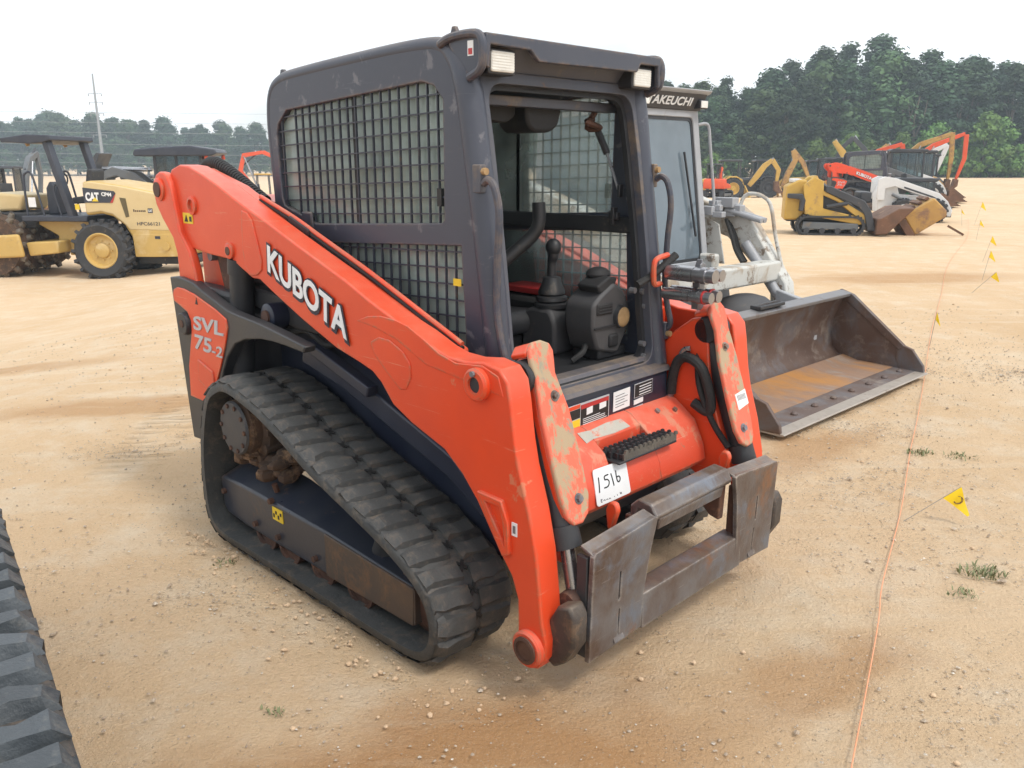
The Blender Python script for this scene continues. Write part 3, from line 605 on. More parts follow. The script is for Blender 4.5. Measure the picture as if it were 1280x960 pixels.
    s_.prism(rnd_poly([(-.42, 1.0), (-.30, 1.02), (-.38, 1.52), (-.45, 1.56), (-.52, 1.50)], .05, 5), -.23, .23)
    s_.build('seat', 'black_plastic', T, bevel=.025, seg=3)
    MB().box(-.40, .05, -.2, .2, .885, .945).build('seat_base', 'interior', T, bevel=.01)
    for sg in (-1, 1):
        b_ = sg * .235
        J = MB().prism(rnd_poly([(.06, .885), (.25, .885), (.25, 1.02), (.22, 1.075), (.10, 1.075), (.06, 1.04)], .02, 3), b_ - .075, b_ + .075).build('joystick_pod', 'pod_grey', T, bevel=.015)
        MB().lathe([(.072, 0), (.074, .016), (.060, .022), (.068, .030), (.066, .044), (.052, .050), (.058, .058), (.056, .07), (.042, .10), (.036, .125), (.020, .13)], (.165, b_, 1.075), (0, 0, 1), 20).build('joystick_boot', 'black_plastic', J)
        MB().tube([(.165, b_, 1.19), (.165, b_, 1.26), (.172, b_, 1.29), (.17, b_, 1.335)], lambda t: .019 + .014 * max(0, t - .35), 12, smooth=4).ball((.172, b_, 1.325), .035, .033, .037).build('joystick_grip', 'black_plastic', J)
    lb = [(.10, .22, 1.505), (.105, .215, 1.42), (.08, .19, 1.36), (.02, .10, 1.27), (-.04, .02, 1.19), (-.20, .0, 1.15)]
    MB().tube(lb, .028, 12, smooth=5).build('lap_bar', 'black_plastic', T)
    MB().box(-.30, -.02, -.03, .08, 1.10, 1.17).build('lap_bar_bracket', 'interior', T, bevel=.02)
    cp = rnd_poly([(.20, .93), (.33, .90), (.395, 1.0), (.40, 1.10), (.365, 1.155), (.30, 1.20), (.215, 1.155), (.165, 1.12), (.165, 1.02)], .02, 3)
    K = MB().prism(cp, .30, .45, 'x').build('dash_pod', 'pod_grey', T, bevel=.012, seg=2)
    MB().prism([(.20, 1.19), (.28, 1.225), (.33, 1.215), (.31, 1.175), (.22, 1.16)], .33, .44, 'x').build('dash_top', 'interior', K, bevel=.008)
    MB().box(.452, .458, .17, .40, 1.02, 1.028).build('dash_seam', 'interior', K)
    MB().box(.30, .44, .22, .40, .885, .93).build('pedal_box', 'interior', K, bevel=.01)
    MB().tube([(.40, .18, .95), (.42, .14, .93), (.40, .10, .90)], .012, 8, smooth=4).build('dash_cable', 'hose', K)
    MB().cyl((.445, .340, 1.055), (.468, .340, 1.055), .048, .045, 22).build('cup_rim', 'panel_black', K)
    MB().ball((.466, .340, 1.055), .014, .040, .042, 14, 8).build('speaker_cone', 'tan_lid', K)
    MB().box(.445, .456, .185, .285, 1.075, 1.120).build('vent', 'interior', K, bevel=.008)
    q = MB()
    for k in range(3): q.box(.454, .459, .193, .277, 1.083 + k * .012, 1.087 + k * .012)
    q.build('vent_slat', 'black_plastic', K, stuff=True)
    MB().box(.43, .462, .265, .325, .935, .99).build('switch_box', 'interior', K, bevel=.01)
    MB().ball((.36, .30, 1.225), .05, .055, .03).build('dash_knob', 'interior', K)
    q = MB()
    for a, b in ((.39, 1.16), (.40, 1.10), (.375, .95), (.37, .90), (.335, 1.17)): MB().cyl((XF(b) - .045, a, b), (XF(b) - .02, a, b), .012, n=8).build('bolt', 'grey_metal', T)
    MB().box(-.2, .05, .30, .44, 1.10, 1.13).build('fuse_cover', 'red_print', T, bevel=.006)
def front_end(T):
    # sill, decal panel and crossmember below the doorway
    MB().prism([(.50, .90), (.56, .90), (.575, .875), (.62, .858), (.632, .84), (.55, .84), (.50, .86)], -.462, .462).build('door_sill', 'cab_rusty', T, bevel=.004)
    P = MB().prism([(.54, .845), (.60, .856), (.622, .838), (.626, .70), (.60, .66), (.54, .66)], -.45, .45).build('front_panel', 'navy', T, bevel=.012, seg=3)
    X = .6265
    def lab(y0, y1, z0, z1, m, d=.0015, nm='warning_label'): return MB().add([(X + d, y0, z0), (X + d, y1, z0 + .004), (X + d, y1, z1 + .004), (X + d, y0, z1), (X - .001, y0, z0), (X - .001, y1, z0 + .004), (X - .001, y1, z1 + .004), (X - .001, y0, z1)], [(0, 1, 2, 3), (7, 6, 5, 4), (0, 4, 5, 1), (1, 5, 6, 2), (2, 6, 7, 3), (3, 7, 4, 0)]).build(nm, m, P)
    lab(-.215, .055, .716, .812, 'grey_print'); lab(-.112, .050, .720, .806, 'black_print', .0025, 'label_print'); lab(-.112, .050, .790, .806, 'red_print', .0035, 'label_print')
    lab(-.210, -.116, .756, .792, 'black_print', .0025, 'label_print'); lab(-.210, -.116, .794, .808, 'orange', .0025, 'label_print'); lab(-.210, -.116, .720, .752, 'yellow_print', .0025, 'label_print')
    for a, b, c, d in ((-.08, -.045, .762, .788), (-.005, .035, .768, .792), (-.10, .03, .735, .737), (-.10, .03, .742, .744), (-.10, .0, .749, .751), (-.10, .04, .728, .730)): lab(a, b, c, d, 'white_print', .0035, 'label_print')
    lab(.082, .186, .738, .815, 'white_print')
    for k in range(5): lab(.095, .15 + .02 * (k % 2), .752 + k * .011, .7545 + k * .011, 'grey_metal', .0025, 'label_print')
    lab(.215, .335, .765, .822, 'grey_print'); lab(.218, .332, .768, .819, 'black_print', .0025, 'label_print')
    for k in range(4): lab(.245, .325, .774 + k * .011, .777 + k * .011, 'white_print', .0035, 'label_print')
    lab(.215, .275, .738, .757, 'white_print'); lab(.20, .275, .700, .728, 'grey_print')
    # crossmember with the step well
    cm = [(.60, .735), (.655, .722), (.752, .652), (.80, .555), (.812, .495), (.79, .47), (.60, .47)]
    mid = [(.60, .735), (.655, .722), (.704, .687), (.704, .615), (.774, .610), (.80, .555), (.812, .495), (.79, .47), (.60, .47)]
    C = MB().prism(cm, -.47, -.118).prism(mid, -.118, .158).prism(cm, .158, .47).build('crossmember', 'orange_dusty', T, bevel=.004)
    fp = lambda u, v, w: (.655 + u * .81 + w * .585, v, .722 - u * .585 + w * .81)
    MB().prism([(.006, -.17), (.012, -.10), (.004, .0), (.008, .085), (.052, .10), (.056, .0), (.050, -.12), (.058, -.165)], .0005, .0022, fn=fp).build('worn_patch', 'worn_step', C)
    for a_, b_ in ((.03, .30), (.06, -.30), (.05, .40)):
        c0 = Vector(fp(a_, b_, 0)); MB().cyl(c0, Vector(fp(a_, b_, .010)), .011, n=8).build('bolt', 'steel_rust', C)
    for i, x in enumerate((.730, .755, .780, .805)):
        S = MB().box(x - .0045, x + .0045, -.105 + i * .008, .250, .628, .651)
        for k in range(12):
            yy = -.088 + i * .008 + k * .0285
            S.prism([(yy - .011, .6505), (yy + .011, .6505), (yy + .006, .664), (yy - .006, .664)], x - .0044, x + .0044, 'x')
        S.build('step_bar', 'step_worn' if i == 3 else 'black_plastic', T)
    for k in range(5): yy = -.08 + k * .08; MB().box(.712, .803, yy - .003, yy + .003, .628, .649).build('step_rib', 'black_plastic', T)
    MB().box(.705, .811, -.110, .252, .619, .628).build('step_plate', 'black_plastic', T, bevel=.003)
    # lot tag, hand-numbered
    tg = lambda u, v, w: (.757 + (.652 - v) * .37 + .006 + w, u, v)
    G = MB().prism(rnd_poly([(-0.220, 0.621), (-0.033, 0.615), (-0.048, 0.502), (-0.242, 0.502)], .012, 3), 0, .003, fn=tg).build('lot_tag', 'white_print', T)
    nn = Vector((.37, 0, -1)).normalized()
    # 1516 in marker strokes, a faint line of handwriting below
    num = [[(-0.2004, 0.5929), (-0.206, 0.5685), (-0.2138, 0.5437)], [(-0.1466, 0.5898), (-0.1688, 0.5882), (-0.1707, 0.5767)], [(-0.1707, 0.5767), (-0.1563, 0.5752), (-0.1505, 0.565), (-0.1621, 0.5528), (-0.1837, 0.5524)], [(-0.1314, 0.5897), (-0.1301, 0.5686), (-0.1301, 0.5471)], [(-0.1025, 0.5924), (-0.1061, 0.5735), (-0.1058, 0.5569), (-0.097, 0.5531), (-0.0888, 0.5603), (-0.0909, 0.5701), (-0.1038, 0.5702)]]
    low_ = [[(-0.215, 0.5215), (-0.2173, 0.5124)], [(-0.2151, 0.5211), (-0.2079, 0.52)], [(-0.2166, 0.5176), (-0.2107, 0.5164)], [(-0.2173, 0.5124), (-0.2098, 0.5119)], [(-0.2033, 0.514), (-0.1961, 0.5159), (-0.1933, 0.5124)], [(-0.1877, 0.513), (-0.1815, 0.515), (-0.1788, 0.5112)], [(-0.1738, 0.512), (-0.1669, 0.5139), (-0.1636, 0.5108)], [(-0.1424, 0.5138), (-0.1406, 0.5111)], [(-0.1251, 0.5158), (-0.1249, 0.5102)], [(-0.1072, 0.5187), (-0.1075, 0.5111)], [(-0.1006, 0.5169), (-0.1006, 0.5099)], [(-0.1079, 0.5145), (-0.1002, 0.5135)]]
    for q in num: MB().tube([tg(u, v, .0032) for u, v in q], .0026, 6, smooth=4).build('tag_number', 'black_print', T)
    wr = MB()
    for q in low_: wr.tube([tg(u, v, .0032) for u, v in q], .0012, 5, smooth=2)
    wr.build('tag_writing', 'navy_print', T, stuff=True)
    # chassis uprights either side of the doorway
    for sg in (-1, 1):
        y = lambda a: sg * a
        MB().prism([(.56, .93), (.62, 1.0), (.70, 1.06), (.755, 1.07), (.775, 1.02), (.80, .80), (.90, .52), (.93, .42), (.78, .40), (.60, .50), (.50, .9)], y(.485), y(.515)).build('front_upright', 'orange', T, bevel=.006)
        # tilt cylinder behind its guard plate
        p0, p1, p2 = Vector((.765, y(.535), .98)), Vector((.945, y(.545), .50)), Vector((.985, y(.55), .34))
        MB().cyl(p0, p1, .042, n=18).cyl(p0.lerp(p1, .86), p1, .050, n=18).build('tilt_cylinder', 'black_plastic', T)
        MB().cyl(p1, p2, .024, n=14).build('cylinder_rod', 'steel', T)
        MB().lathe([(.05, -.05), (.055, -.045), (.055, .045), (.05, .05)], (p0.x, p0.y, p0.z + .04), (0, 1, 0), 20).build('cylinder_eye', 'black_plastic', T)
        MB().cyl((.765, y(.49), 1.02), (.765, y(.60), 1.02), .034, n=18).build('cylinder_pin', 'panel_black', T)
        MB().lathe([(.04, -.05), (.045, 0), (.04, .05)], (.99, y(.55), .335), (0, 1, 0), 18).build('rod_eye', 'rust', T)
        # guard plate: (across, along) from its top bolt to its bottom bolt
        a, b = Vector((.833, 0, .96)), Vector((.939, 0, .646)); d = (b - a).normalized(); nrm = Vector((-d.z, 0, d.x)); 
        if nrm.x < 0: nrm = -nrm
        # plate outline: u towards the outside, v down
        ol = [(-.055, -.14), (-.045, -.165), (-.01, -.180), (.03, -.178), (.050, -.155), (.054, -.11), (.048, -.07), (.054, -.03), (.062, .05), (.064, .20), (.062, .31), (.054, .375), (.030, .405), (-.01, .408), (-.045, .385), (-.066, .33), (-.070, .20), (-.066, .05), (-.052, -.02), (-.042, -.07), (-.050, -.11)]
        fn = lambda u, v, w: tuple(a + d * v + nrm * w + Vector((0, sg * (.515 + u), 0)))
        Gd = MB().prism(ol, -.006, .014, fn=fn).build('cylinder_guard', 'orange_worn', T, bevel=.007, seg=3)
        MB().prism([(.050, -.11), (.052, -.03), (.060, .05), (.062, .20), (.060, .31), (.052, .375), (.042, .37), (.048, .2), (.042, 0), (.038, -.1)], -.03, -.004, fn=fn).build('guard_flange', 'orange', Gd, bevel=.004)
        MB().prism([(-.05, -.15), (-.01, -.178), (.03, -.176), (.056, -.15), (.05, -.135), (.025, -.155), (-.01, -.157), (-.04, -.135)], -.07, -.004, fn=fn).build('guard_flange', 'orange', Gd, bevel=.004)
        q = MB()
        for vv in (0.0, .33): 
            c0 = Vector(fn(-.012, vv, .012)); MB().cyl(c0, c0 + nrm * .014, .012, n=6).cyl(c0, c0 + nrm * .004, .018, n=14).build('bolt', 'steel_rust', Gd)
        MB().tube([(.73, y(.50), .93), (.76, y(.47), .80), (.83, y(.47), .66), (.90, y(.49), .56)], .013, 8, smooth=5).build('tilt_hose', 'hose', T)
        # link block between arm and coupler
        MB().prism([(.95, .20), (.955, .275), (1.0, .355), (1.05, .375), (1.072, .34), (1.07, .24), (1.03, .17), (.99, .14), (.955, .16)], y(.588), y(.655)).build('coupler_link', 'link_steel', T, bevel=.010, seg=2)
    # bar-code sticker on the far guard plate
    a, b = Vector((.833, 0, .96)), Vector((.939, 0, .646)); d = (b - a).normalized(); nrm = Vector((-d.z, 0, d.x)); nrm = nrm if nrm.x > 0 else -nrm
    fn = lambda u, v, w: tuple(a + d * v + nrm * w + Vector((0, .515 + u, 0)))
    MB().prism([(-.02, .195), (.060, .185), (.064, .245), (-.016, .258)], .0135, .0155, fn=fn).build('guard_sticker', 'white_print', T)
    q = MB()
    for k in range(7): q.prism([(-.008 + k * .009, .20), (-.004 + k * .009, .20), (-.003 + k * .009, .222), (-.007 + k * .009, .222)], .015, .0162, fn=fn)
    q.build('sticker_print', 'grey_metal', T, stuff=True)
    # quick-attach coupler
    Xc = 1.06
    tilt = lambda u, v, w: (Xc + w + (.176 - v) * -.03, u, v)
    for sg in (-1, 1):
        y = lambda a: sg * a
        pl = [(-.572, .15), (-.30, .165), (-.298, .285), (-.275, .43), (-.245, .545), (-.262, .552), (-.562, .528), (-.572, .515)]
        pl = [(-sg * u, v) for u, v in pl] if sg > 0 else pl
        sl_ = [[(-.432, .318), (-.428, .328), (-.428, .42), (-.436, .42), (-.436, .32)], [(-.428, .17), (-.424, .17), (-.424, .285), (-.430, .285)]]
        sl_ = [[(-u, v) for u, v in h] for h in sl_] if sg > 0 else sl_
        Q = MB().prism(pl, -.012, .006, fn=tilt, holes=sl_).build('coupler_plate', 'steel_rust', T, bevel=.003)
        MB().add([(Xc + .01, y(.57), .520), (Xc + .01, y(.25), .548), (Xc - .040, y(.25), .562), (Xc - .040, y(.57), .540), (Xc, y(.57), .513), (Xc, y(.25), .540), (Xc - .042, y(.25), .554), (Xc - .042, y(.57), .532)], [(0, 1, 2, 3), (7, 6, 5, 4), (0, 4, 5, 1), (1, 5, 6, 2), (2, 6, 7, 3), (3, 7, 4, 0)]).build('plate_lip', 'steel_rust', Q, bevel=.002)
        MB().box(Xc - .055, Xc - .012, y(.570), y(.552), .16, .505).build('plate_rib', 'panel_black', Q, bevel=.004)  # black here paints in the shadow on the plate's outer side
        MB().box(Xc - .05, Xc - .012, y(.335), y(.315), .18, .48).build('plate_rib', 'rust', Q, bevel=.004)
        MB().cyl((1.0, y(.57), .30), (1.0, y(.50), .30), .03, n=16).build('coupler_pin', 'rust', Q)
        MB().bar((Xc - .01, y(.425), .22), (Xc + .010, y(.425), .17), .05, .006).build('lock_wedge', 'steel_rust', Q)
        MB().prism(rnd_poly([(.972, .50), (.995, .575), (.985, .600), (.960, .600), (.945, .57), (.955, .50)], .010, 3), y(.335), y(.358)).build('coupler_lever', 'orange', T, bevel=.006)
    cb = [(Xc - .07, .285), (Xc - .05, .292), (Xc + .006, .283), (Xc + .010, .16), (Xc - .004, .155), (Xc - .012, .27), (Xc - .07, .272)]
    MB().prism(cb, -.30, .335).build('lower_bar', 'steel_rust', T, bevel=.003)
    MB().prism([(.955, .50), (.955, .55), (.985, .580), (1.04, .575), (1.065, .535), (1.05, .515), (1.03, .54), (.99, .545), (.975, .50)], -.235, .245).build('upper_beam', 'steel_rust', T, bevel=.006)
    MB().prism([(.96, .50), (.96, .48), (.99, .468), (1.04, .470), (1.05, .515), (1.0, .53)], -.19, .215).build('upper_beam', 'steel_rust', T, bevel=.006)
    MB().prism([(.945, .52), (.945, .42), (.99, .38), (1.03, .37), (1.035, .52)], .22, .255).build('beam_end', 'rust', T, bevel=.006)
    MB().prism([(.945, .52), (.945, .42), (.99, .40), (1.04, .43), (1.045, .52)], -.25, -.22).build('beam_end', 'rust', T, bevel=.006)
    # auxiliary hydraulic couplers on the far upright
    H = MB().prism([(.70, 1.10), (.70, 1.25), (.715, 1.30), (.74, 1.30), (.74, 1.10)], .472, .48).prism([(.46, 1.10), (.50, 1.10), (.50, 1.28), (.475, 1.29), (.46, 1.28)], .735, .741, 'x').build('coupler_bracket', 'grey_metal', T, bevel=.003)
    for yy, zz, r_, c_ in ((.42, 1.245, .030, None), (.47, 1.245, .026, None), (.40, 1.165, .024, 'red'), (.455, 1.165, .026, 'red')):
        MB().cyl((.62, yy, zz), (.74, yy, zz), r_, n=14).cyl((.742, yy, zz), (.775, yy, zz), r_ * .9, n=12).cyl((.778, yy, zz), (.80, yy, zz), r_ * 1.1, n=16).cyl((.80, yy, zz), (.835, yy, zz), r_ * .9, n=16).build('hydraulic_coupling', 'steel', T)
        if c_: MB().cyl((.80, yy, zz), (.806, yy, zz), r_ * 1.12, n=16).build('coupling_ring', 'red_print', T)
    MB().tube([(.60, .40, 1.20), (.60, .36, 1.20), (.60, .35, 1.23), (.60, .35, 1.28), (.60, .37, 1.30), (.60, .44, 1.31)], .011, 8, smooth=4).build('red_line', 'orange', T)
    MB().tube([(.62, .47, 1.31), (.60, .42, 1.27), (.58, .36, 1.23), (.56, .30, 1.2)], .016, 8, smooth=4).build('aux_hose', 'hose', T)
    MB().tube([(.63, .468, .74), (.640, .462, .82), (.665, .458, .885), (.715, .455, .905), (.775, .46, .87), (.812, .465, .78), (.82, .47, .715), (.80, .47, .695), (.74, .468, .72)], .021, 10, smooth=6).build('looped_hose', 'hose', T)
    MB().tube([(.62, .47, .70), (.632, .466, .76), (.645, .462, .83)], .017, 8, smooth=4).tube([(.672, .455, .885), (.685, .46, .93), (.71, .47, .94)], .012, 8, smooth=4).build('hose_fitting', 'steel', T)
mk('step_worn', (.12, .115, .105), (.20, .18, .15), scale=14, rough=.5, metal=.3, wear=(.03, .03, .03), thr=.6, bump=.2)
mk('link_steel', (.050, .042, .040), (.085, .072, .064), scale=9, rough=.5, metal=.3, wear=(.18, .12, .08), thr=.60, wscale=12, bump=.4, bscale=30, dust=.4)
mk('worn_step', (.42, .41, .36), (.50, .46, .40), scale=14, rough=.6, wear=(.62, .15, .08), thr=.6, wscale=14, bump=.1, metal=.2)
build_loader(LOADER)
def smooth(a, b, t):
    t = max(0, min(1, (t - a) / (b - a))); return t * t * (3 - 2 * t)
def ground_z(x, y):
    """the yard is level to the right and falls away gently to the left"""
    return -.85 * smooth(1.5, 9.5, -x) * smooth(4.0, 12, y - x * .3) - .9 * smooth(38, 64, y) * smooth(44, 30, x)
def mk_ground():
    m = bpy.data.materials.new('sandy_ground'); m.use_nodes = True; M['ground'] = m
    N, L = m.node_tree.nodes, m.node_tree.links; b = N['Principled BSDF']
    tc = N.new('ShaderNodeTexCoord'); P = tc.outputs['Object']
    def noise(sc, det=6, ro=.6, st=None, dist=0):
        n = N.new('ShaderNodeTexNoise'); n.inputs['Scale'].default_value = sc; n.inputs['Detail'].default_value = det; n.inputs['Roughness'].default_value = ro; n.inputs['Distortion'].default_value = dist
        src = P
        if st:
            mp = N.new('ShaderNodeMapping'); mp.inputs['Scale'].default_value = st[0]; mp.inputs['Rotation'].default_value = (0, 0, R(st[1])); L.new(P, mp.inputs['Vector']); src = mp.outputs['Vector']
        L.new(src, n.inputs['Vector']); return n.outputs['Fac']
    def rng(s, a, c, t0=0, t1=1):
        r = N.new('ShaderNodeMapRange'); r.inputs['From Min'].default_value = a; r.inputs['From Max'].default_value = c; r.inputs['To Min'].default_value = t0; r.inputs['To Max'].default_value = t1
        L.new(s, r.inputs['Value']); return r.outputs['Result']
    def math_(op, a, c):
        x = N.new('ShaderNodeMath'); x.operation = op; x.use_clamp = False
        for i, s in enumerate((a, c)):
            if isinstance(s, (int, float)): x.inputs[i].default_value = s
            else: L.new(s, x.inputs[i])
        return x.outputs[0]
    def sgn(s):
        x = N.new('ShaderNodeMath'); x.operation = 'MULTIPLY'; L.new(s, x.inputs[0]); x.inputs[1].default_value = -.8; return x.outputs[0]
    def mix(f, a, c):
        x = N.new('ShaderNodeMix'); x.data_type = 'RGBA'; L.new(f, x.inputs[0])
        for s, i in ((a, 6), (c, 7)):
            if isinstance(s, tuple): x.inputs[i].default_value = (*s, 1)
            else: L.new(s, x.inputs[i])
        return x.outputs[2]
    def blob(x, y, rx, ry, rot):
        """a soft-edged patch of damp clay"""
        mp = N.new('ShaderNodeMapping'); mp.vector_type = 'TEXTURE'; mp.inputs['Location'].default_value = (x, y, 0); mp.inputs['Rotation'].default_value = (0, 0, R(rot)); mp.inputs['Scale'].default_value = (rx, ry, 1)
        nn = N.new('ShaderNodeTexNoise'); nn.inputs['Scale'].default_value = 2.2; nn.inputs['Detail'].default_value = 5; L.new(P, nn.inputs['Vector'])
        ad = N.new('ShaderNodeVectorMath'); ad.operation = 'MULTIPLY_ADD'; L.new(nn.outputs['Color'], ad.inputs[0]); ad.inputs[1].default_value = (.55, .55, 0); L.new(P, ad.inputs[2])
        L.new(ad.outputs[0], mp.inputs['Vector']); ln = N.new('ShaderNodeVectorMath'); ln.operation = 'LENGTH'; L.new(mp.outputs['Vector'], ln.inputs[0])
        return rng(ln.outputs['Value'], 1.0, .45)
    c = mix(rng(noise(.55, 7, .6), .35, .68), (.72, .535, .35), (.67, .475, .29))
    c = mix(rng(noise(2.4, 8, .7), .48, .72), c, (.74, .61, .455))
    c = mix(math_('MULTIPLY', rng(noise(.22, 6, .6, ((1, .45, 1), -38)), .52, .66), .55), c, (.60, .40, .22))
    for q in ((.12, 2.22, 1.15, .46, 14, .9), (1.30, 2.75, .5, .22, 30), (-2.5, 5.9, 1.3, .35, 5), (-5.2, 7.6, 2.4, .35, 4), (2.9, 7.6, 1.2, .5, 40), (2.1, 5.0, .8, .3, 40), (6.2, 12.6, 2.2, .8, 10)):
        c = mix(math_('MULTIPLY', blob(*q[:5]), q[5] if len(q) > 5 else .6), c, (.46, .25, .11))
    st = noise(3.2, 6, .6, ((.12, 1.6, 1), -8))
    c = mix(math_('MULTIPLY', rng(st, .55, .75), .5), c, (.78, .66, .50))
    vo = N.new('ShaderNodeTexVoronoi'); vo.inputs['Scale'].default_value = 55; L.new(P, vo.inputs['Vector'])
    grit = rng(vo.outputs['Distance'], .22, .12)
    gm = math_('MULTIPLY', grit, rng(noise(2.1, 5, .7), .48, .62))
    c = mix(math_('MULTIPLY', gm, .65), c, mix(rng(noise(35, 2), .35, .65), (.36, .265, .175), (.80, .71, .58)))
    fine = noise(95, 7, .8); c = mix(math_('MULTIPLY', rng(fine, .52, .72), .50), c, (.42, .285, .175))
    c = mix(math_('MULTIPLY', rng(noise(150, 5, .8), .56, .72), .5), c, (.84, .74, .60))
    L.new(c, b.inputs['Base Color']); b.inputs['Roughness'].default_value = .95; b.inputs['Specular IOR Level'].default_value = .12
    def print_band(x, y, rot, half, ln, pitch):
        """the print a rubber track leaves: bars across a strip, broken up"""
        mp = N.new('ShaderNodeMapping'); mp.vector_type = 'TEXTURE'; mp.inputs['Location'].default_value = (x, y, 0); mp.inputs['Rotation'].default_value = (0, 0, R(rot)); L.new(P, mp.inputs['Vector'])
        sx = N.new('ShaderNodeSeparateXYZ'); L.new(mp.outputs['Vector'], sx.inputs[0])
        ab = math_('ABSOLUTE', sx.outputs['Y'], 0); al = math_('ABSOLUTE', sx.outputs['X'], 0)
        w = math_('SINE', math_('MULTIPLY', sx.outputs['X'], 6.283 / pitch), 0)
        return math_('MULTIPLY', math_('MULTIPLY', rng(w, -.2, .7), rng(ab, half, half * .8)), math_('MULTIPLY', rng(al, ln, ln * .6), rng(noise(3.5, 5, .7), .36, .56)))
    pr = None
    for q in ((-2.25, 5.05, 97, .21, 1.0, .095), (-2.9, 9.5, 100, .2, 1.6, .10), (3.2, 3.4, 40, .2, 1.0, .10), (2.6, 9.3, 30, .2, 2.0, .1)):
        o_ = print_band(*q); pr = o_ if pr is None else math_('ADD', pr, o_)
    c = mix(math_('MULTIPLY', pr, .3), c, (.40, .27, .155)); L.new(c, b.inputs['Base Color'])
    h = math_('ADD', math_('MULTIPLY', noise(9, 8, .7), .9), math_('MULTIPLY', gm, .35))
    h = math_('ADD', h, math_('MULTIPLY', noise(70, 5, .75), .6))
    h = math_('ADD', h, sgn(pr))
    bp = N.new('ShaderNodeBump'); bp.inputs['Strength'].default_value = 1.0; bp.inputs['Distance'].default_value = .03
    L.new(h, bp.inputs['Height']); L.new(bp.outputs['Normal'], b.inputs['Normal'])
mk_ground()
def build_ground():
    from mathutils import noise as mn
    xs = []; x = -700
    def axis(lo, hi, f0, f1, fine, grow):
        a = [f0 + i * fine for i in range(int((f1 - f0) / fine) + 1)]; s = fine
        while a[-1] < hi: s *= grow; a.append(a[-1] + s)
        s = fine
        while a[0] > lo: s *= grow; a.insert(0, a[0] - s)
        return a
    X = axis(-900, 900, -3.4, 5.0, .06, 1.16); Y = axis(-900, 1200, 1.2, 8.5, .06, 1.13)
    vs = []
    for yy in Y:
        for xx in X:
            z = ground_z(xx, yy)
            k = max(0, 1 - math.hypot(xx, yy - 4) / 14)
            if k:
                p = Vector((xx, yy, 0)); z += k * (.016 * mn.fractal(p * 1.6, .8, 2.1, 4) + .007 * mn.fractal(p * 7, .9, 2, 3)) - .006 * k
                if -2.9 < xx < -1.6 and 4.3 < yy < 7.6:      # the print of a rubber track
                    t = (xx + 2.3) + (yy - 6) * .16
                    if abs(t) < .17: z += .010 * math.sin(yy * 34) * (1 - abs(t) / .17)
            vs.append((xx, yy, z))
    n = len(X); fs = [(j * n + i, j * n + i + 1, (j + 1) * n + i + 1, (j + 1) * n + i) for j in range(len(Y) - 1) for i in range(n - 1)]
    g = MB().add(vs, fs).build('ground', 'ground', None, ang=80); g['kind'] = 'structure'; return g
build_ground()
# ============================================================ the pale loader with the wide bucket, standing behind
mk('dirty_white', (.56, .56, .53), (.48, .48, .45), scale=3, rough=.5, wear=(.20, .15, .11), thr=.575, soft=.04, wscale=9, bump=.05, wear2=(.38, .32, .25), thr2=.53, w2scale=3)
mk('light_grey', (.36, .37, .39), (.30, .31, .33), scale=4, rough=.45, wear=(.22, .18, .14), thr=.66, wscale=8, bump=.04)
mk('bucket_steel', (.10, .062, .048), (.14, .095, .075), scale=3, rough=.55, metal=.25, wear=(.22, .18, .15), thr=.60, soft=.07, wscale=5, bump=.12, wear2=(.13, .12, .125), thr2=.54, w2scale=3)
mk('bucket_floor', (.30, .19, .13), (.24, .15, .105), scale=3, rough=.6, metal=.1, wear=(.42, .20, .06), thr=.55, soft=.08, wscale=1.6, bump=.1, wear2=(.30, .26, .23), thr2=.60, w2scale=6, stretch=(.6, 1.6, 1))
mk('bucket_lip', (.17, .17, .18), (.22, .21, .21), scale=5, rough=.42, metal=.4, wear=(.13, .08, .06), thr=.60, wscale=7, bump=.08)
mk('edge_steel', (.40, .35, .30), (.32, .28, .24), scale=6, rough=.5, metal=.3, wear=(.22, .16, .12), thr=.62, bump=.1)
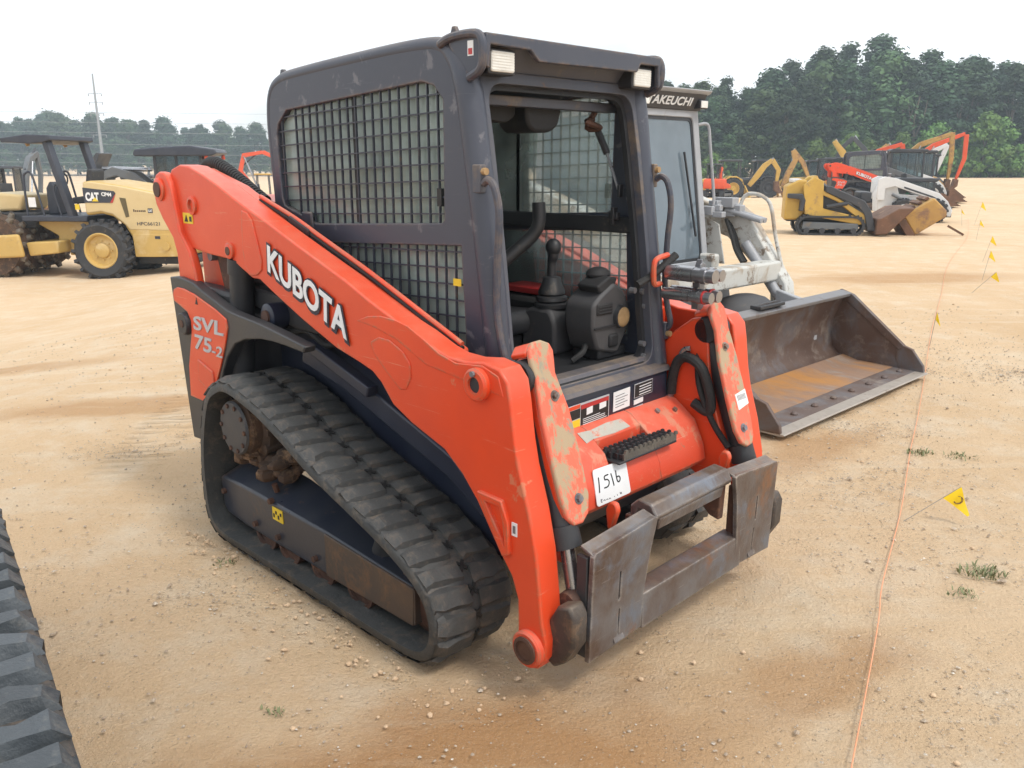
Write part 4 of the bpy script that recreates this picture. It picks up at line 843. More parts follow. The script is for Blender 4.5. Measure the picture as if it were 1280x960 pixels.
def white_loader():
    T = thing('wheeled_loader', 'dirty white track loader with glass cab door and wide rusty bucket lowered', 'track loader', (1.16, 7.37, 0), R(-46.5))
    T.name = 'compact_track_loader'
    YC = -.10
    # bucket
    y0, y1 = -1.37, .87
    prof = [(2.13, .035), (1.62, .03), (1.45, .06), (1.37, .13), (1.345, .24), (1.365, .40), (1.44, .60)]
    inner = [(1.465, .59), (1.395, .40), (1.377, .25), (1.40, .15), (1.465, .09), (1.63, .058), (2.10, .052)]
    B = MB().prism(prof + inner, y0, y1).build('bucket', 'bucket_steel', T, bevel=.004)
    MB().prism([(1.50, .0885), (1.63, .0600), (1.93, .0550), (1.93, .0560), (1.63, .0625), (1.50, .0915)], y0 + .012, y1 - .012).build('bucket_floor', 'bucket_floor', B)
    MB().prism([(1.93, .052), (2.19, .048), (2.20, .040), (2.17, .028), (1.93, .030)], y0 - .01, y1 + .01).build('cutting_edge', 'edge_steel', B, bevel=.004)
    for k in range(8): 
        yy = y0 + .14 + k * (y1 - y0 - .28) / 7
        MB().lathe([(.026, 0), (.024, .012), (.012, .022), (.004, .024)], (2.03, yy, .050), (0, 0, 1), 10).build('edge_bolt', 'bucket_steel', B)
    MB().prism([(1.40, .575), (1.42, .635), (1.52, .615), (1.515, .585), (1.455, .59)], y0, y1).build('bucket_lip', 'bucket_lip', B, bevel=.006)
    for yy in (y0, y1):
        sd = [(2.13, .04), (1.62, .03), (1.45, .06), (1.37, .13), (1.345, .24), (1.365, .40), (1.42, .635), (1.53, .60), (1.98, .25), (2.06, .16)]
        o = -1 if yy == y0 else 1
        MB().prism(sd, yy - .010, yy + .010).build('bucket_side', 'bucket_steel', B, bevel=.003)
        MB().prism([(1.42, .638), (1.535, .603), (2.0, .235), (1.96, .20), (1.50, .54), (1.42, .57)], yy - .022, yy + .022).build('side_rim', 'bucket_steel', B, bevel=.004)
        MB().prism([(1.93, .26), (2.06, .22), (2.16, .10), (2.17, .045), (1.98, .045), (1.94, .12)], yy - .016, yy + .016).build('side_cutter', 'bucket_steel', B, bevel=.006)
    MB().add([(1.35, -.52, .52), (1.47, -.52, .67), (1.47, -.22, .67), (1.35, -.22, .52), (1.46, -.52, .62), (1.46, -.22, .62)], [(0, 1, 2, 3), (0, 3, 5, 4), (1, 4, 5, 2), (0, 4, 1), (2, 5, 3)]).build('bucket_hook', 'bucket_lip', B)
    MB().box(1.41, 1.50, -.55, -.20, .633, .660).build('hook_bar', 'black_plastic', B, bevel=.006)
    for sg in (-1, 1):
        Y = YC + sg * .86; o = sg
        arm = [(.30, 1.26), (.47, 1.30), (.60, 1.22), (.78, .98), (.94, .76), (1.02, .66), (1.06, .42), (1.0, .33), (.90, .36), (.88, .60), (.78, .72), (.60, .88), (.42, 1.02), (.20, 1.08), (-.9, 1.42), (-1.0, 1.34), (-1.08, 1.55), (-.9, 1.62)]
        A = MB().prism([(-1.05, 1.52), (-.9, 1.62), (-.2, 1.44), (.30, 1.28)] + arm[1:13] + [(.35, 1.04), (-.2, 1.24), (-.95, 1.42)], Y - .095, Y + .06).build('lift_arm', 'dirty_white', T, bevel=.012)
        MB().cyl((.62, Y - sg * .11, .98), (1.02, Y - sg * .12, .50), .045, n=16).build('tilt_cylinder', 'light_grey', T)
        MB().cyl((1.02, Y - sg * .12, .50), (1.12, Y - sg * .12, .38), .022, n=12).build('cylinder_rod', 'steel', T)
        MB().tube([(.56, Y - sg * .07, 1.12), (.72, Y - sg * .07, .84), (.80, Y - sg * .08, .66)], .018, 8, smooth=4).build('hydraulic_line', 'light_grey', T)
        MB().prism([(1.0, .62), (1.25, .56), (1.38, .50), (1.38, .16), (1.1, .14), (1.0, .30)], Y - sg * .18 - .03, Y - sg * .18 + .03).build('coupler_side', 'light_grey', T, bevel=.01)
        make_track_simple(T, sg, YC)
        MB().box(-1.2, .55, YC + sg * .42 - .05, YC + sg * .42 + .05, .35, .9).build('side_body', 'dirty_white', T, bevel=.02)
    MB().bar((.86, YC - .82, .76), (.86, YC + .82, .76), .17, .17).build('cross_tube', 'dirty_white', T, bevel=.02)
    MB().bar((1.2, YC - .7, .36), (1.2, YC + .7, .36), .10, .30).build('coupler_frame', 'light_grey', T, bevel=.01)
    MB().prism([(.35, .40), (.70, .42), (.66, .62), (.50, .72), (.35, .74)], YC - .48, YC + .48).build('front_body', 'light_grey', T, bevel=.02)
    MB().prism([(.30, .72), (.74, .70), (.74, .73), (.30, .76)], YC - .45, YC + .45).build('foot_plate', 'black_plastic', T, bevel=.006)
    MB().prism([(-1.3, .4), (-.4, .4), (-.4, 1.3), (-1.1, 1.45), (-1.35, 1.3)], YC - .6, YC + .6).build('engine_body', 'dirty_white', T, bevel=.03)
    # cab
    xf = lambda z: .44 - (z - .76) * .142
    fz = lambda u, v, w: (xf(v) + w, u, v)
    a, b = YC - .47, YC + .47
    door = rnd_poly([(a + .075, .84), (b - .075, .84), (b - .10, 2.03), (a + .10, 2.03)], .05, 4)
    F = MB().prism([(a, .76), (b, .76), (b - .02, 2.16), (a + .02, 2.16)], -.08, 0, fn=fz, holes=[door]).build('cab_front', 'light_grey', T, bevel=.008)
    ins = rnd_poly([(a + .098, .865), (b - .098, .865), (b - .124, 2.005), (a + .124, 2.005)], .045, 4)
    MB().prism(door, -.03, -.012, fn=fz, holes=[ins]).build('door_seal', 'black_plastic', F)
    MB().prism(ins, -.026, -.018, fn=fz).build('door_glass', 'glass_sky_sheen', F)
    MB().bar(fz(YC + .20, 1.75, .01), fz(YC + .29, 1.05, .01), .014, .014).build('wiper', 'black_plastic', T)
    MB().bar(fz(YC - .02, 1.93, -.06), fz(YC + .16, 1.935, -.06), .03, .05).build('mirror', 'black_plastic', T, bevel=.01)
    MB().prism(rnd_poly([(YC + .05, 1.22), (YC + .30, 1.22), (YC + .26, .95), (YC + .05, .95)], .06, 4), .0, .15, 'x').build('seat', 'interior', T, bevel=.03)
    MB().prism(rnd_poly([(YC - .25, .9), (YC + .25, .9), (YC + .22, 1.6), (YC - .22, 1.6)], .08, 4), -.35, -.2, 'x').build('backrest', 'interior', T, bevel=.03)
    MB().box(-.75, .3, a + .05, b - .05, .74, .78).build('cab_floor', 'interior', T)
    for y in (a, b):
        s = 1 if y == b else -1
        MB().prism([(-.80, .80), (xf(.8) - .07, .80), (xf(2.14) - .07, 2.14), (-.74, 2.10)], y - .015, y + .015, holes=[[(-.70, 1.25), (xf(1.25) - .14, 1.25), (xf(2.05) - .14, 2.05), (-.66, 2.02)]]).build('cab_side', 'light_grey', T, bevel=.006)
        MB().prism([(-.70, 1.25), (xf(1.25) - .14, 1.25), (xf(2.05) - .14, 2.05), (-.66, 2.02)], y - .004, y + .004).build('window_pane', 'glass_sky_sheen', T)
        MB().tube([(xf(1.98) - .01, y - s * .01, 1.975), (xf(1.98) + .02, y + s * .05, 1.985), (xf(1.95) + .03, y + s * .085, 1.95), (xf(1.8) + .03, y + s * .09, 1.8), (xf(1.4) + .03, y + s * .10, 1.4), (xf(1.30) + .02, y + s * .10, 1.30)], .014, 8, smooth=5).build('grab_bar', 'light_grey', T)
    MB().box(-.80, -.76, a, b, .8, 1.3).box(-.78, -.74, a, b, 1.98, 2.12).build('cab_rear', 'light_grey', T, bevel=.006)
    MB().prism([(-.80, 2.10), (xf(2.16) - .05, 2.16), (xf(2.2) + .12, 2.22), (xf(2.2) + .14, 2.245), (xf(2.2), 2.26), (-.78, 2.17)], a - .01, b + .01).build('cab_roof', 'light_grey', T, bevel=.01)
    V_ = MB().prism([(xf(2.1) - .0, 2.085), (xf(2.1) + .025, 2.09), (xf(2.2) + .105, 2.215), (xf(2.2), 2.22)], a + .02, b - .02).build('visor_panel', 'pod_grey', T, bevel=.004)
    vd = Vector((xf(2.2) + .105 - xf(2.1) - .025, 0, .125)).normalized()
    o_ = Vector((xf(2.1) + .025, 0, 2.09)) + vd * .035 + Vector((vd.z, 0, -vd.x)) * .003
    text('brand_lettering', 'TAKEUCHI', 'white_print', T, (o_.x, YC - .33, o_.z), (0, 1, 0), tuple(vd), .60, .072, .003, .02)
    for y in (a + .07, b - .07):
        L_ = MB().box(xf(2.14) + .02, xf(2.14) + .10, y - .055, y + .055, 2.10, 2.17).build('work_light', 'black_plastic', T, bevel=.008)
        MB().box(xf(2.14) + .098, xf(2.14) + .108, y - .047, y + .047, 2.107, 2.163).build('lens', 'lens', L_, bevel=.004)
    # valve block and rail on the arm by the cab
    q = MB(); r_ = random.Random(5)
    Yk = YC + .62
    for k in range(14): q.box(*(lambda x, y, z: (x, x + .05 + r_.random() * .06, y, y + .05 + r_.random() * .07, z, z + .04 + r_.random() * .05))(.30 + r_.random() * .16, Yk - .12 + r_.random() * .24, 1.20 + r_.random() * .10))
    q.build('valve_block', 'light_grey', T, bevel=.006, stuff=True)
    for dy in (0, .06): MB().cyl((.42, Yk + .10 + dy, 1.26), (.78, Yk + .10 + dy, 1.18), .024, n=12).build('hydraulic_coupling', 'light_grey', T)
    MB().tube([(.50, YC + .80, 1.26), (.53, YC + .82, 1.37), (.60, YC + .83, 1.40), (.70, YC + .84, 1.38), (.78, YC + .85, 1.30), (.84, YC + .86, 1.05), (.92, YC + .86, .80)], .017, 10, smooth=5).build('guard_rail', 'dirty_white', T)
    for k, (z0, yk) in enumerate(((1.18, .70), (1.16, .73), (1.14, .76))): MB().tube([(.44, YC + yk, z0), (.52, YC + yk - .03, 1.05), (.58, YC + yk - .04, .92), (.66, YC + yk - .05, .82)], .017, 8, smooth=5).build('hose', 'hose', T)
    MB().prism([(.25, .80), (.52, .80), (.44, 1.14), (.30, 1.20), (.22, 1.15)], YC + .585, YC + .60).build('arm_shield', 'dirty_white', T, bevel=.004)
    MB().ball((.95, YC + .25, .50), .22, .30, .12, 12, 8).build('hose_bundle', 'pod_grey', T)
    return T
def make_track_simple(T, sg, YC):
    P = [(-.95, .62), (-1.12, .45), (-1.1, .18), (-.95, .0), (-.3, .0), (.42, .0), (.62, .12), (.64, .30), (.5, .44), (-.3, .60)]
    make_track(T, sg, 2, False, path=P, y0=.86, y1=.50, pitch=.12, lug=(.08, .022, 0))
white_loader()
# ============================================================ the yellow padfoot roller on the left
mk('cat_yellow', (.56, .375, .115), (.50, .33, .10), scale=2, rough=.45, wear=(.30, .21, .11), thr=.66, soft=.06, wscale=5, bump=.03, wear2=(.60, .45, .22), thr2=.60, w2scale=2)
mk('cat_cream', (.64, .50, .27), (.58, .44, .22), scale=2, rough=.45, wear=(.40, .30, .18), thr=.68, wscale=5, bump=.02)
mk('tyre', (.028, .030, .036), (.05, .05, .052), scale=6, rough=.8, wear=(.16, .13, .10), thr=.64, wscale=6, bump=.2)
mk('rops', (.028, .033, .05), (.045, .05, .066), scale=4, rough=.45, wear=(.12, .10, .08), thr=.7, bump=.03)
mk('vent', (.10, .08, .035), (.13, .10, .05), scale=30, rough=.7, bump=.5, bscale=90)
mk('stud', (.22, .20, .17), (.12, .08, .05), scale=6, rough=.5, metal=.4, bump=.1)
def wheel(parent, c, r, w, rim_r, tyre='tyre', rim='cat_yellow', lugs=18, sg=-1):
    """agricultural tyre with slanted bars and a dished rim; sg is the side the dish faces"""
    x, y, z = c; h = w / 2
    T_ = MB().lathe([(rim_r, -h * .8), (r * .86, -h), (r * .955, -h * .8), (r * .965, 0), (r * .955, h * .8), (r * .86, h), (rim_r, h * .8)], c, (0, 1, 0), 36, False)
    for k in range(lugs):
        for s in (-1, 1):
            a = 2 * math.pi * (k + (.5 if s > 0 else 0)) / lugs
            p0 = Vector((x + r * .955 * math.cos(a), y + s * h * .92, z + r * .955 * math.sin(a))); a2 = a + .13
            p1 = Vector((x + r * .965 * math.cos(a2), y + s * h * .05, z + r * .965 * math.sin(a2)))
            T_.bar(p0, p1, 0.065 * r / .6, .12 * r / .6, (math.cos(a), 0, math.sin(a)))
    W = T_.build('wheel', tyre, parent)
    o = sg * h
    MB().lathe([(rim_r * 1.03, .8 * o), (rim_r * .97, .86 * o), (rim_r * .90, .80 * o), (rim_r * .84, .45 * o), (rim_r * .45, .42 * o), (rim_r * .40, .62 * o), (rim_r * .30, .68 * o), (.005, .68 * o)], c, (0, 1, 0), 28, False).build('rim', rim, W)
    b = MB()
    for k in range(8):
        a = k * math.pi / 4; px, pz = x + rim_r * .55 * math.cos(a), z + rim_r * .55 * math.sin(a)
        b.cyl((px, y + .43 * o, pz), (px, y + .56 * o, pz), .018 * r / .6, n=6)
    b.build('wheel_nut', rim, W, stuff=True); return W
def roller():
    """x runs to the right along the machine, rear end on the right; its side faces the yard"""
    T = thing('padfoot_roller', 'yellow padfoot soil compactor with open dark canopy and one big ribbed tyre', 'roller', (-8.98, 19.4, -.85), R(-5))
    w = .82
    wheel(T, (0, -w, .625), .645, .46, .385); wheel(T, (0, w, .625), .645, .46, .385, sg=1)
    hood = [(-.37, 2.10), (-.18, 2.125), (.5, 2.03), (1.2, 1.90), (1.75, 1.78), (1.95, 1.70), (1.97, .62), (1.85, .50), (1.12, .48), (.66, .48), (.64, .90), (.50, 1.17), (.25, 1.36), (0, 1.42), (-.30, 1.38), (-.37, 1.40)]
    H = MB().prism(hood, -.80, .80).build('engine_hood', 'cat_yellow', T, bevel=.05, seg=3)
    MB().prism([(-.355, 2.085), (-.18, 2.11), (.5, 2.015), (1.2, 1.885), (1.73, 1.765), (1.93, 1.69), (1.94, 1.05), (.62, 1.06), (.50, 1.20), (.25, 1.40), (0, 1.46), (-.30, 1.42), (-.355, 1.44)], -.808, .808).build('hood_side', 'cat_cream', H, bevel=.03)
    MB().prism([(-.36, 1.98), (.35, 1.905), (.385, 1.86), (.27, 1.655), (-.36, 1.655)], -.816, -.806).build('decal', 'rops', H)
    MB().prism([(.385, 1.85), (.30, 1.655), (.24, 1.655), (.345, 1.80)], -.819, -.814).build('decal_stripe', 'red_print', H)
    text('brand_lettering', 'CAT', 'white_print', T, (-.31, -.8175, 1.69), (1, 0, -.01), (0, 0, 1), .31, .19, .003, .05)
    MB().prism([(-.17, 1.685), (-.02, 1.685), (-.095, 1.77)], -.823, -.8165).build('brand_triangle', 'yellow_print', T)
    text('model_lettering', 'CP44', 'white_print', T, (.06, -.8175, 1.80), (1, 0, -.06), (0, 0, 1), .23, .085, .003, .04)
    MB().prism([(.46, 1.77), (.60, 1.75), (.64, 1.36), (.56, 1.34)], -.814, -.806).build('air_vent', 'vent', H)
    MB().box(.70, 1.20, -.812, -.806, 1.42, 1.56).build('dealer_sticker', 'cat_cream', H)
    MB().box(1.08, 1.19, -.815, -.811, 1.44, 1.54).build('sticker_print', 'rops', H)
    for k in range(7): MB().box(.745 + k * .042, .775 + k * .042, -.8135, -.811, 1.462, 1.50 + .02 * (k == 0)).build('sticker_mark', 'mud', H)
    text('sticker_lettering', 'CAT', 'white_print', T, (1.09, -.816, 1.46), (1, 0, 0), (0, 0, 1), .09, .055, .002, .03)
    text('stencil_number', 'HPC66121', 'rops', T, (.80, -.8105, 1.17), (1, 0, .0), (0, 0, 1), .52, .075, .002, .01)
    MB().prism([(.66, .98), (1.95, 1.0), (1.97, .62), (1.85, .50), (1.12, .48), (.68, .48)], -.815, -.79).build('lower_panel', 'cat_yellow', H, bevel=.02)
    MB().box(1.18, 1.30, -.822, -.812, .88, .94).build('grille_slot', 'rops', H)
    MB().lathe([(.09, 0), (.09, .05), (.05, .05)], (1.42, -.80, .72), (0, -1, 0), 18).build('tow_eye', 'cat_yellow', H)
    MB().box(.62, 1.9, -.6, .6, .30, .5).build('rear_frame', 'tyre', T, bevel=.05)
    # platform, canopy, rails
    MB().box(-1.88, -.36, -.80, .80, 1.24, 1.36).build('platform', 'rops', T, bevel=.02)
    MB().prism([(-1.9, 1.24), (-.35, 1.24), (-.30, .95), (-1.0, .80), (-1.35, .55), (-1.30, .90)], -.45, .45).build('mid_frame', 'cat_yellow', T, bevel=.03)
    for sg in (-1, 1):
        y = sg * .68
        MB().bar((-.72, y, 1.30), (-1.14, y, 3.05), .20, .13, (1, 0, 0)).build('canopy_post', 'rops', T, bevel=.02)
        MB().tube([(-1.80, y, 1.32), (-1.78, y, 2.15), (-1.72, y, 2.28), (-1.62, y, 2.30), (-1.55, y, 2.15), (-1.40, y, 1.32)], .024, 8, smooth=4).build('hand_rail', 'rops', T)
        MB().tube([(-1.0, y, 1.34), (-1.10, y, 1.9), (-1.05, y, 2.05)], .022, 8, smooth=4).build('hand_rail', 'rops', T)
        MB().cyl((-1.58, y, 2.93), (-1.56, y, 2.86), .05, .04, 14).build('canopy_lamp', 'tan_lid', T)
    MB().prism([(-2.10, 3.02), (-2.08, 2.93), (-1.85, 2.93), (-1.45, 2.90), (-1.10, 2.93), (-.95, 2.98), (-.97, 3.08), (-1.5, 3.10)], -.84, .84).build('canopy_roof', 'rops', T, bevel=.02)
    MB().prism(rnd_poly([(-1.0, 1.60), (-.55, 1.62), (-.42, 2.35), (-.55, 2.38), (-.68, 1.78), (-1.0, 1.74)], .05, 3), -.26, .26).build('seat', 'tyre', T, bevel=.03)
    MB().prism([(-1.62, 1.36), (-1.38, 1.36), (-1.36, 1.95), (-1.50, 2.10), (-1.60, 1.95)], -.22, .22).build('steering_console', 'rops', T, bevel=.03)
    rim = [(-1.32 + .06 * math.cos(a) * .6, .2 * math.sin(a), 2.10 + .2 * math.cos(a) * .8) for a in [k * math.pi / 8 for k in range(16)]]
    MB().tube(rim, .018, 8, closed=True).build('steering_wheel', 'tyre', T)
    MB().box(-.62, -.52, -.755, -.745, 1.50, 1.62).build('caution_sticker', 'yellow_print', T)
    MB().box(-1.72, -1.55, -.72, -.71, 1.55, 1.76).build('notice_plate', 'white_print', T)
    # articulation, yoke and padded drum
    MB().box(-1.10, -.76, -.42, .42, .46, 1.02).build('articulation', 'cat_yellow', T, bevel=.03)
    MB().prism([(-1.05, .55), (-1.75, .48), (-1.8, .78), (-1.05, .82)], -.9, .9).build('drum_yoke', 'cat_yellow', T, bevel=.03)
    D = MB().cyl((-2.55, -.98, .72), (-2.55, .98, .72), .66, n=40).build('drum', 'mud', T)
    for sg in (-1, 1): MB().prism([(-1.75, .48), (-2.75, .42), (-2.95, .62), (-2.9, .92), (-1.82, .98)], sg * 1.0, sg * 1.10).build('drum_side_frame', 'cat_yellow', T, bevel=.05, seg=3)
    for k in range(14):
        a = k * 2 * math.pi / 14
        for j in range(8):
            yy = -.86 + j * .245; aa = a + (.22 if j % 2 else 0); d = Vector((math.cos(aa), 0, math.sin(aa))); p = Vector((-2.55, yy, .72))
            o = MB().cyl(p + d * .64, p + d * .755, .085, .055, 8).build('drum_pad', 'stud', D)
    MB().prism([(-2.9, 1.42), (-2.1, 1.46), (-1.95, 1.80), (-2.6, 1.86), (-2.95, 1.7)], -.5, .5).build('front_cowl', 'cat_cream', T, bevel=.06, seg=3)
    MB().box(-2.95, -1.72, -.55, .55, 1.08, 1.42).build('front_frame', 'tyre', T, bevel=.04)
    return T
roller()
# ============================================================ machines standing farther off
mk('yel', (.56, .355, .07), (.47, .29, .06), scale=2, rough=.5, wear=(.26, .17, .09), thr=.62, wscale=3, bump=.02)
mk('org', (.70, .085, .022), (.62, .075, .02), scale=2, rough=.5, wear=(.36, .17, .09), thr=.66, wscale=3, bump=.02)
mk('tanyel', (.46, .27, .07), (.38, .21, .06), scale=2, rough=.6, wear=(.22, .12, .07), thr=.56, wscale=3, bump=.05)
mk('wht', (.66, .67, .68), (.58, .59, .6), scale=2, rough=.5, wear=(.3, .25, .2), thr=.66, wscale=3, bump=.02)
mk('dgrey', (.035, .038, .046), (.05, .052, .06), scale=3, rough=.5, wear=(.14, .11, .09), thr=.66, wscale=3, bump=.02)
mk('mgrey', (.13, .14, .15), (.10, .11, .12), scale=3, rough=.5, wear=(.2, .15, .1), thr=.64, wscale=3, bump=.02)
mk('drust', (.16, .075, .04), (.10, .055, .035), scale=3, rough=.7, wear=(.28, .17, .10), thr=.6, wscale=4, bump=.1)
mk('green_bits', (.02, .16, .08), (.02, .10, .06), scale=4, rough=.5)
mk_glass('glass_far', (.55, .66, .70), .12, (.5, .58, .62), 1.5)
GZ = ground_z
def put(name, label, cat, x, y, rz, group=None): return thing(name, label, cat, (x, y, GZ(x, y)), R(rz), group)
def small_track(T, y0, y1, x0, x1, h, m='tyre'):
    """low-detail track: belt, frame with rollers, bars"""
    r = h / 2; P = [(x0 + r + r * math.cos(a), r + r * math.sin(a)) for a in [math.pi / 2 + k * math.pi / 8 for k in range(9)]] + [(x1 - r + r * math.cos(a), r + r * math.sin(a)) for a in [-math.pi / 2 + k * math.pi / 8 for k in range(9)]]
    c = ((x0 + x1) / 2, r); Q = [(c[0] + (p[0] - c[0]) * .94, c[1] + (p[1] - c[1]) * .80) for p in P]
    K = MB().prism(P, y0, y1, holes=[Q]).build('track', m, T)
    bars = MB(); n = int((x1 - x0) * 2.2 / .16)
    for k in range(n):
        t = k / n * len(P); i = int(t); p = Vector(P[i]).lerp(Vector(P[(i + 1) % len(P)]), t - i); d = (p - Vector(c)).normalized()
        bars.bar((p.x, y0 + .01, p.y), (p.x, y1 - .01, p.y), .07, .05, (d.x, 0, d.y))
    bars.build('track_bar', m, K, stuff=True)
    MB().prism([(x0 + r * .5, h * .3), (x1 - r * .5, h * .3), (x1 - r * .6, h * .62), (x0 + r * .6, h * .70)], y0 + .03, y1 - .03).build('track_frame', 'mgrey', K, bevel=.02)
    for k in range(4):
        xx = x0 + r + (x1 - x0 - 2 * r) * k / 3; MB().cyl((xx, y0 + .01, h * .24), (xx, y1 - .01, h * .24), h * .15, n=12).build('roller', 'dgrey', K)
    return K
def simple_bucket(T, x, z, w, s=1, m='drust', tilt=0):
    c, n = math.cos(tilt), math.sin(tilt); f = lambda u, v: (x + (u * c - v * n) * s, z + (u * n + v * c) * s)
    sh = [f(*p) for p in [(.75, .02), (.1, .0), (.0, .12), (.02, .5), (.05, .5), (.05, .14), (.12, .05), (.75, .05)]]
    B = MB().prism(sh, -w, w).build('bucket', m, T, bevel=.01)
    for y in (-w, w): MB().prism([f(*p) for p in [(.75, .02), (.1, .0), (.0, .12), (.03, .5), (.16, .46), (.6, .12)]], y - .02, y + .02).build('bucket_side', m, B)
    return B
def skid(label, x, y, rz, body, arm, cabm='dgrey', wheels=True, group=None, bucket=True, letters=None, h=2.0):
    T = put('skid_steer_loader', label, 'loader', x, y, rz, group)
    if wheels:
        for wx in (-.55, .45):
            for sg in (-1, 1): wheel(T, (wx, sg * .72, .40), .41, .30, .22, rim=body, lugs=14, sg=sg)
    else:
        for sg in (-1, 1): small_track(T, sg * .84, sg * .50, -1.0, .85, .62)
    MB().prism([(-1.35, .32), (.75, .28), (.85, .55), (.70, .85), (-.7, .95), (-.8, 1.25), (-1.3, 1.22), (-1.4, .9)], -.55, .55).build('body', body, T, bevel=.03)
    for sg in (-1, 1):
        A = MB().prism([(-1.45, 1.45), (-1.25, 1.55), (-.9, 1.50), (.55, 1.00), (.85, .72), (1.02, .42), (.98, .22), (.85, .22), (.78, .52), (.55, .72), (-.9, 1.22), (-1.2, 1.15), (-1.2, .75), (-1.45, .75)], sg * .74, sg * .62).build('lift_arm', arm, T, bevel=.015)
        MB().prism([(-.6, 1.22), (.35, .90), (.5, .82), (.3, .86), (-.6, 1.16)], sg * .747, sg * .735).build('arm_stripe', 'dgrey', A)
        MB().cyl((-.95, sg * .66, .95), (-.45, sg * .66, .70), .05, n=10).build('lift_cylinder', 'mgrey', T)
        for px in (-.72, .42): MB().bar((px, sg * .44, .85), (px - .02, sg * .44, h), .07, .07).build('cab_post', cabm, T, bevel=.01)
        MB().box(-.70, .40, sg * .44 - .006, sg * .44 + .006, 1.12, h - .1).build('side_window', 'glass_far', T)
        MB().box(-.72, .42, sg * .44 - .02, sg * .44 + .02, 1.02, 1.14).build('cab_sill', cabm, T)
        for k in range(3): MB().box(-.44 + k * .28, -.42 + k * .28, sg * .455 - .006, sg * .455 + .006, 1.12, h - .1).build('window_bar', cabm, T)
    MB().prism([(-.80, h - .10), (.46, h - .08), (.56, h - .02), (.50, h + .05), (-.70, h + .06), (-.82, h)], -.50, .50).build('cab_roof', cabm, T, bevel=.03)
    MB().box(-.74, -.68, -.44, .44, .95, h - .1).build('cab_rear', cabm, T)
    MB().prism(rnd_poly([(-.55, 1.0), (-.1, 1.0), (-.1, 1.12), (-.40, 1.15), (-.48, 1.65), (-.58, 1.65)], .04, 3), -.22, .22).build('seat', 'tyre', T)
    for sg in (-1, 1): MB().box(.45, .50, sg * .36 - .05, sg * .36 + .05, h - .09, h - .02).build('work_light', 'lens', T)
    MB().box(.86, 1.05, -.56, .56, .18, .52).build('coupler', 'dgrey', T, bevel=.02)
    if bucket: simple_bucket(T, 1.05, .05, .85)
    if letters: text('brand_lettering', letters, 'white_print', T, (-.75, -.7435, 1.28), (1, 0, -.33), (.1, 0, 1), .8, .15, .004, .03)
    return T
def taper(mb, pts, ws, y):
    """a boom of plate boxes through the points, ws deep"""
    L, U = [], []
    for i, p in enumerate(pts):
        a, b = Vector(pts[max(0, i - 1)]), Vector(pts[min(len(pts) - 1, i + 1)]); d = (b - a).normalized(); n = Vector((-d.y, d.x)) * ws[i] / 2; L.append(tuple(Vector(p) + n)); U.append(tuple(Vector(p) - n))
    return mb.prism(L + U[::-1], -y, y)
def excavator(label, x, y, rz, col, boom, stick, scale=1.0, roof='dgrey', cab=True, group=None, tip=1.0, bm=None):
    T = put('mini_excavator', label, 'excavator', x, y, rz, group); T.scale = (scale,) * 3
    for sg in (-1, 1): small_track(T, sg * .80, sg * .45, -1.05, 1.05, .52)
    MB().cyl((0, 0, .45), (0, 0, .66), .42, n=20).build('turntable', 'dgrey', T)
    MB().prism([(-1.0, .66), (.75, .66), (.75, .85), (.2, 1.0), (-.35, 1.05), (-.5, 1.35), (-.9, 1.30), (-1.05, 1.0)], -.75, .75).build('house', col, T, bevel=.06, seg=3)
    for a in (-.35, .45):
        for sg in (.70, .0): MB().bar((a, sg, .95), (a * .9, sg, 2.28), .06, .06).build('cab_post', 'dgrey', T)
    MB().prism([(-.50, 2.26), (.55, 2.26), (.62, 2.31), (.50, 2.36), (-.45, 2.37)], -.06, .76).build('cab_roof', roof, T, bevel=.03)
    if cab:
        for yy in (.0, .70): MB().box(-.32, .42, yy - .006, yy + .006, 1.05, 2.25).build('side_window', 'glass_far', T)
    MB().prism(rnd_poly([(-.3, 1.0), (.1, 1.0), (.1, 1.15), (-.18, 1.18), (-.24, 1.7), (-.33, 1.7)], .04, 3), .15, .58).build('seat', 'tyre', T)
    taper(MB(), boom, [.22, .32, .30, .20][:len(boom)] if len(boom) == 4 else [.22] * len(boom), .10).build('boom', bm or col, T, bevel=.02)
    taper(MB(), stick, [.26, .24, .14][:len(stick)], .075).build('stick', bm or col, T, bevel=.02)
    for sg in (-1, 1):
        m_ = boom[len(boom) // 2]; MB().cyl((boom[0][0] + .2, sg * .13, boom[0][1] - .1), (m_[0], sg * .13, m_[1] - .05), .04, n=8).build('boom_cylinder', 'steel', T)
    MB().cyl((boom[1][0], 0, boom[1][1] + .2), (stick[0][0] - .05, 0, stick[0][1] + .18), .045, n=8).build('stick_cylinder', 'dgrey', T)
    ex, ez = stick[-1]
    MB().prism([(ex - .1, ez + .1), (ex + .12, ez + .05), (ex + .1, ez - .35), (ex - .15, ez - .55), (ex - .5, ez - .45), (ex - .2, ez - .35)], -.28, .28).build('bucket', 'drust', T, bevel=.02)
    MB().prism([(.95, .15), (1.25, .05), (1.32, .30), (1.22, .48), (1.1, .4), (1.2, .25)], -.8, .8).build('dozer_blade', 'dgrey', T, bevel=.01)
    return T
